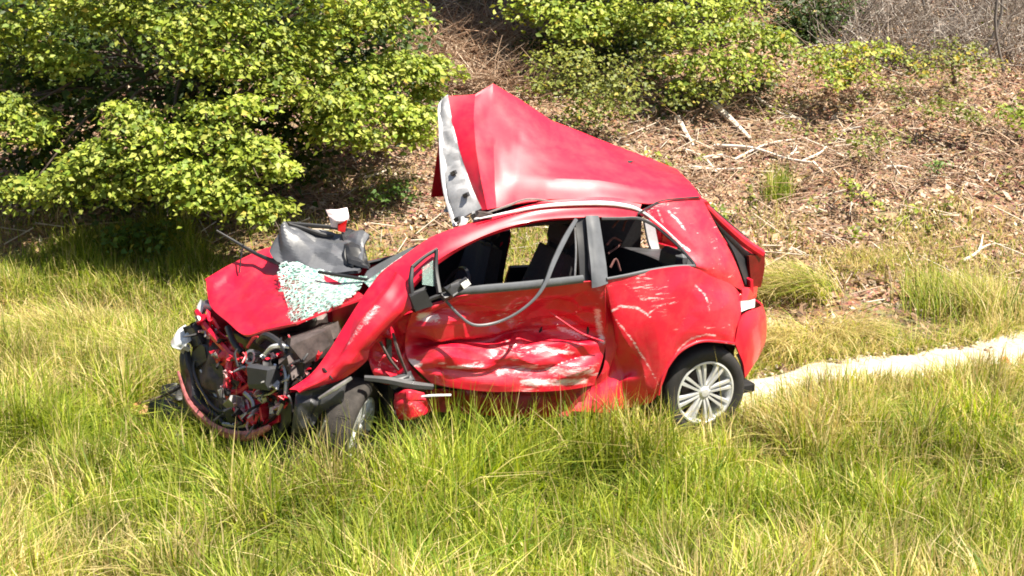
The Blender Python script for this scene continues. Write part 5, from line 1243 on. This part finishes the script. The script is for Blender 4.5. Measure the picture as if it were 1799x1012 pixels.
# --- grey brushwood top right, brown brush pile top centre
def brush(name, label, n, pick, L, r, pal, tilt):
    x, y = pick(n); n = len(x)
    z = terr(x, y) + RNG.uniform(0, .1, n)
    a = RNG.uniform(0, 2 * np.pi, n); e = np.abs(RNG.normal(tilt, .35, n)); ln = L * RNG.uniform(.4, 1.3, n)
    D = np.stack([np.cos(a) * np.cos(e), np.sin(a) * np.cos(e), np.sin(e)], -1) * ln[:, None]
    P0 = np.stack([x, y, z], -1); bow = RNG.normal(0, .10, (n, 3)) * ln[:, None]
    rr = r * RNG.uniform(.5, 1.3, n)
    V = []
    for k in range(3):
        P = P0 + D * (k / 2) + (bow if k == 1 else 0)
        for q in range(3):
            w = 2.09 * q
            V.append(P + np.stack([-np.sin(a) * math.cos(w), np.cos(a) * math.cos(w), np.full(n, math.sin(w))], -1) * (rr * (1 - .35 * k))[:, None])
    V = np.stack(V, 1); b = (np.arange(n) * 9)[:, None]
    F = np.concatenate([b + np.array([[k * 3 + q, k * 3 + (q + 1) % 3, k * 3 + 3 + (q + 1) % 3, k * 3 + 3 + q]]) for q in range(3) for k in range(2)])
    c = pal[RNG.integers(0, len(pal), n)] * RNG.uniform(.8, 1.2, (n, 1))
    o = mesh_np(name, V.reshape(-1, 3), F, M['litter'], col=np.repeat(c, 9, 0)); tag(o, label, kind='stuff')
GREYP = np.array([[.36, .31, .27], [.46, .41, .36], [.26, .21, .18], [.34, .27, .22]])
BROWNP = np.array([[.40, .26, .17], [.52, .37, .26], [.28, .17, .11], [.58, .45, .33]])
brush('brushwood', 'grey leafless brushwood at the top right of the bank', 5200, lambda n: scatter(n, 4.3, 9.5, 15.2, 20.5), .85, .010, GREYP, .5)
brush('brush_pile', 'brown dead brush heaped behind the torn roof', 2200, lambda n: (RNG.uniform(-1.6, .4, n), RNG.uniform(14.4, 17.0, n)), .6, .010, BROWNP, .35)
brush('brush_pile', 'fine dead twigs lying on the bank right of the car', 1500, lambda n: (RNG.uniform(1.6, 6.5, n), RNG.uniform(11.6, 15.0, n)), .40, .006, BROWNP * 1.1, .15)
brush('brush_pile', 'dark dead twigs on the ground under the big tree', 900, lambda n: (RNG.uniform(-3.2, .2, n), RNG.uniform(11.2, 13.6, n)), .35, .006, BROWNP * .8, .2)
def sapling(p, hgt, lean, label):
    mb = MB(); mb.tube([(0, 0, -.1), (lean * .9, 0, hgt * .3), (lean * .5, .08, hgt * .65), (lean, .05, hgt)], [.022, .02, .016, .008], n=7)
    root = empty('bare_sapling', p); tag(root, label, 'sapling', 'bare saplings in the brushwood')
    mb.build('trunk', M['greybark'], root)
    for k in range(5):
        f = .35 + .12 * k; s_ = 1 if k % 2 else -1
        b0 = (lean * f, 0, hgt * f); mb = MB(); mb.tube([b0, (b0[0] + s_ * .25, .05, b0[2] + .22), (b0[0] + s_ * .4, .1, b0[2] + .5)], [.012, .009, .004], n=5); mb.build('limb', M['greybark'], root)
sapling((6.337,15.276,1.823), 2.2, .30, 'grey bare sapling left of its neighbour in the top right brushwood')
sapling((6.65,15.012,1.688), 2.4, -.26, 'thicker grey bare sapling at the right edge')
sapling((6.294,16.484,2.16), 1.9, -.40, 'thin bare sapling leaning left in the grey brushwood')

# --- grit and stones on the track
def grit():
    x = RNG.uniform(1.3, 5.2, 5200); y = RNG.uniform(6.9, 9.2, 5200)
    k = on_path(x, y, .05); x, y = x[k], y[k]; n = len(x)
    r = RNG.gamma(1.6, .006, n) + .003; z = terr(x, y) + .02
    P = np.stack([x, y, z], -1)
    oct_ = np.array([[1, 0, 0], [0, 1, 0], [-1, 0, 0], [0, -1, 0], [0, 0, .8], [0, 0, -.8]])
    V = P[:, None, :] + oct_[None] * r[:, None, None] * RNG.uniform(.6, 1.3, (n, 6, 1))
    b0 = (np.arange(n) * 6)[:, None]
    F = np.concatenate([b0 + np.array([q]) for q in ((0, 1, 4), (1, 2, 4), (2, 3, 4), (3, 0, 4), (1, 0, 5), (2, 1, 5), (3, 2, 5), (0, 3, 5))])
    pal = np.array([[.45, .38, .30], [.30, .22, .15], [.60, .54, .45], [.20, .13, .09]])
    tag(mesh_np('gravel', V.reshape(-1, 3), F, M['litter'], col=np.repeat(pal[RNG.integers(0, 4, n)], 6, 0)), 'loose grit and crumbs of soil on the sandy track', kind='stuff')
grit()
# --- scraps on the ground
def scrap(name, label, cat, p, size, m, seed, stand=.5):
    s = size
    rows = [[(-s, -s * .4, 0), (-s * .9, 0, s * stand), (-s, s * .5, .02)], [(0, -s * .5, .03), (0, 0, s * stand * 1.3), (0, s * .5, .02)], [(s, -s * .3, 0), (s * .8, .1 * s, s * stand * .5), (s, s * .4, .01)]]
    o = patch(name, rows, m, None, 14, 14, out=(0, 0, 1), thick=.006, dents=[(s * .25, 3 / s * .3, seed)], pin=False)
    o.location = (p[0], p[1], p[2] + .03); tag(o, label, cat)
M['orange'] = plain('orange_plastic', (.50, .17, .06), .5, var=.4)
M['brownplastic'] = plain('dirty_orange_plastic', (.40, .20, .08), .6, var=.5)
scrap('orange_scrap', 'small orange plastic scrap lying on the sandy track', 'scrap', (3.702,7.812,0.008), .05, M['orange'], 3, 1.0)
scrap('plastic_fragment', 'dirty orange plastic fragment in the grass ahead of the bumper', 'debris', (-2.457,6.846,-0.004), .13, M['brownplastic'], 5)
scrap('plastic_fragment', 'brown broken trim piece on the ground below the bumper corner', 'debris', (-2.278,6.356,-0.017), .12, M['brownplastic'], 6)
scrap('plastic_fragment', 'grey plastic shard under the hanging bumper', 'debris', (-2.068,6.367,-0.014), .11, M['grey_plastic'], 8)
scrap('plastic_fragment', 'black torn liner piece lying beside the crushed bumper corner', 'debris', (-2.224,6.752,-0.007), .16, M['black'], 12, .7)
scrap('plastic_fragment', 'black curled trim strip in the flattened grass under the headlight', 'debris', (-2.27,7.065,0.004), .12, M['black'], 14, .9)
scrap('plastic_fragment', 'pale shard in the grass beside the front wheel', 'debris', (-0.9,6.198,0.014), .07, M['primer'], 9)
mb = MB(); o0 = (-2.635,6.846,-0.004); Q = [(0, 0, .05), (.22, .0, .12), (.42, .05, .20), (.58, .10, .34)]
mb.tube(Q, [.014, .012, .010, .005], n=6); mb.tube([Q[1], (.30, -.08, .08), (.40, -.18, .05)], [.008, .006, .003], n=5)
o = mb.build('broken_twig', M['bark']); o.location = o0; tag(o, 'dark broken twig propped in the grass left of the bumper', 'twig')
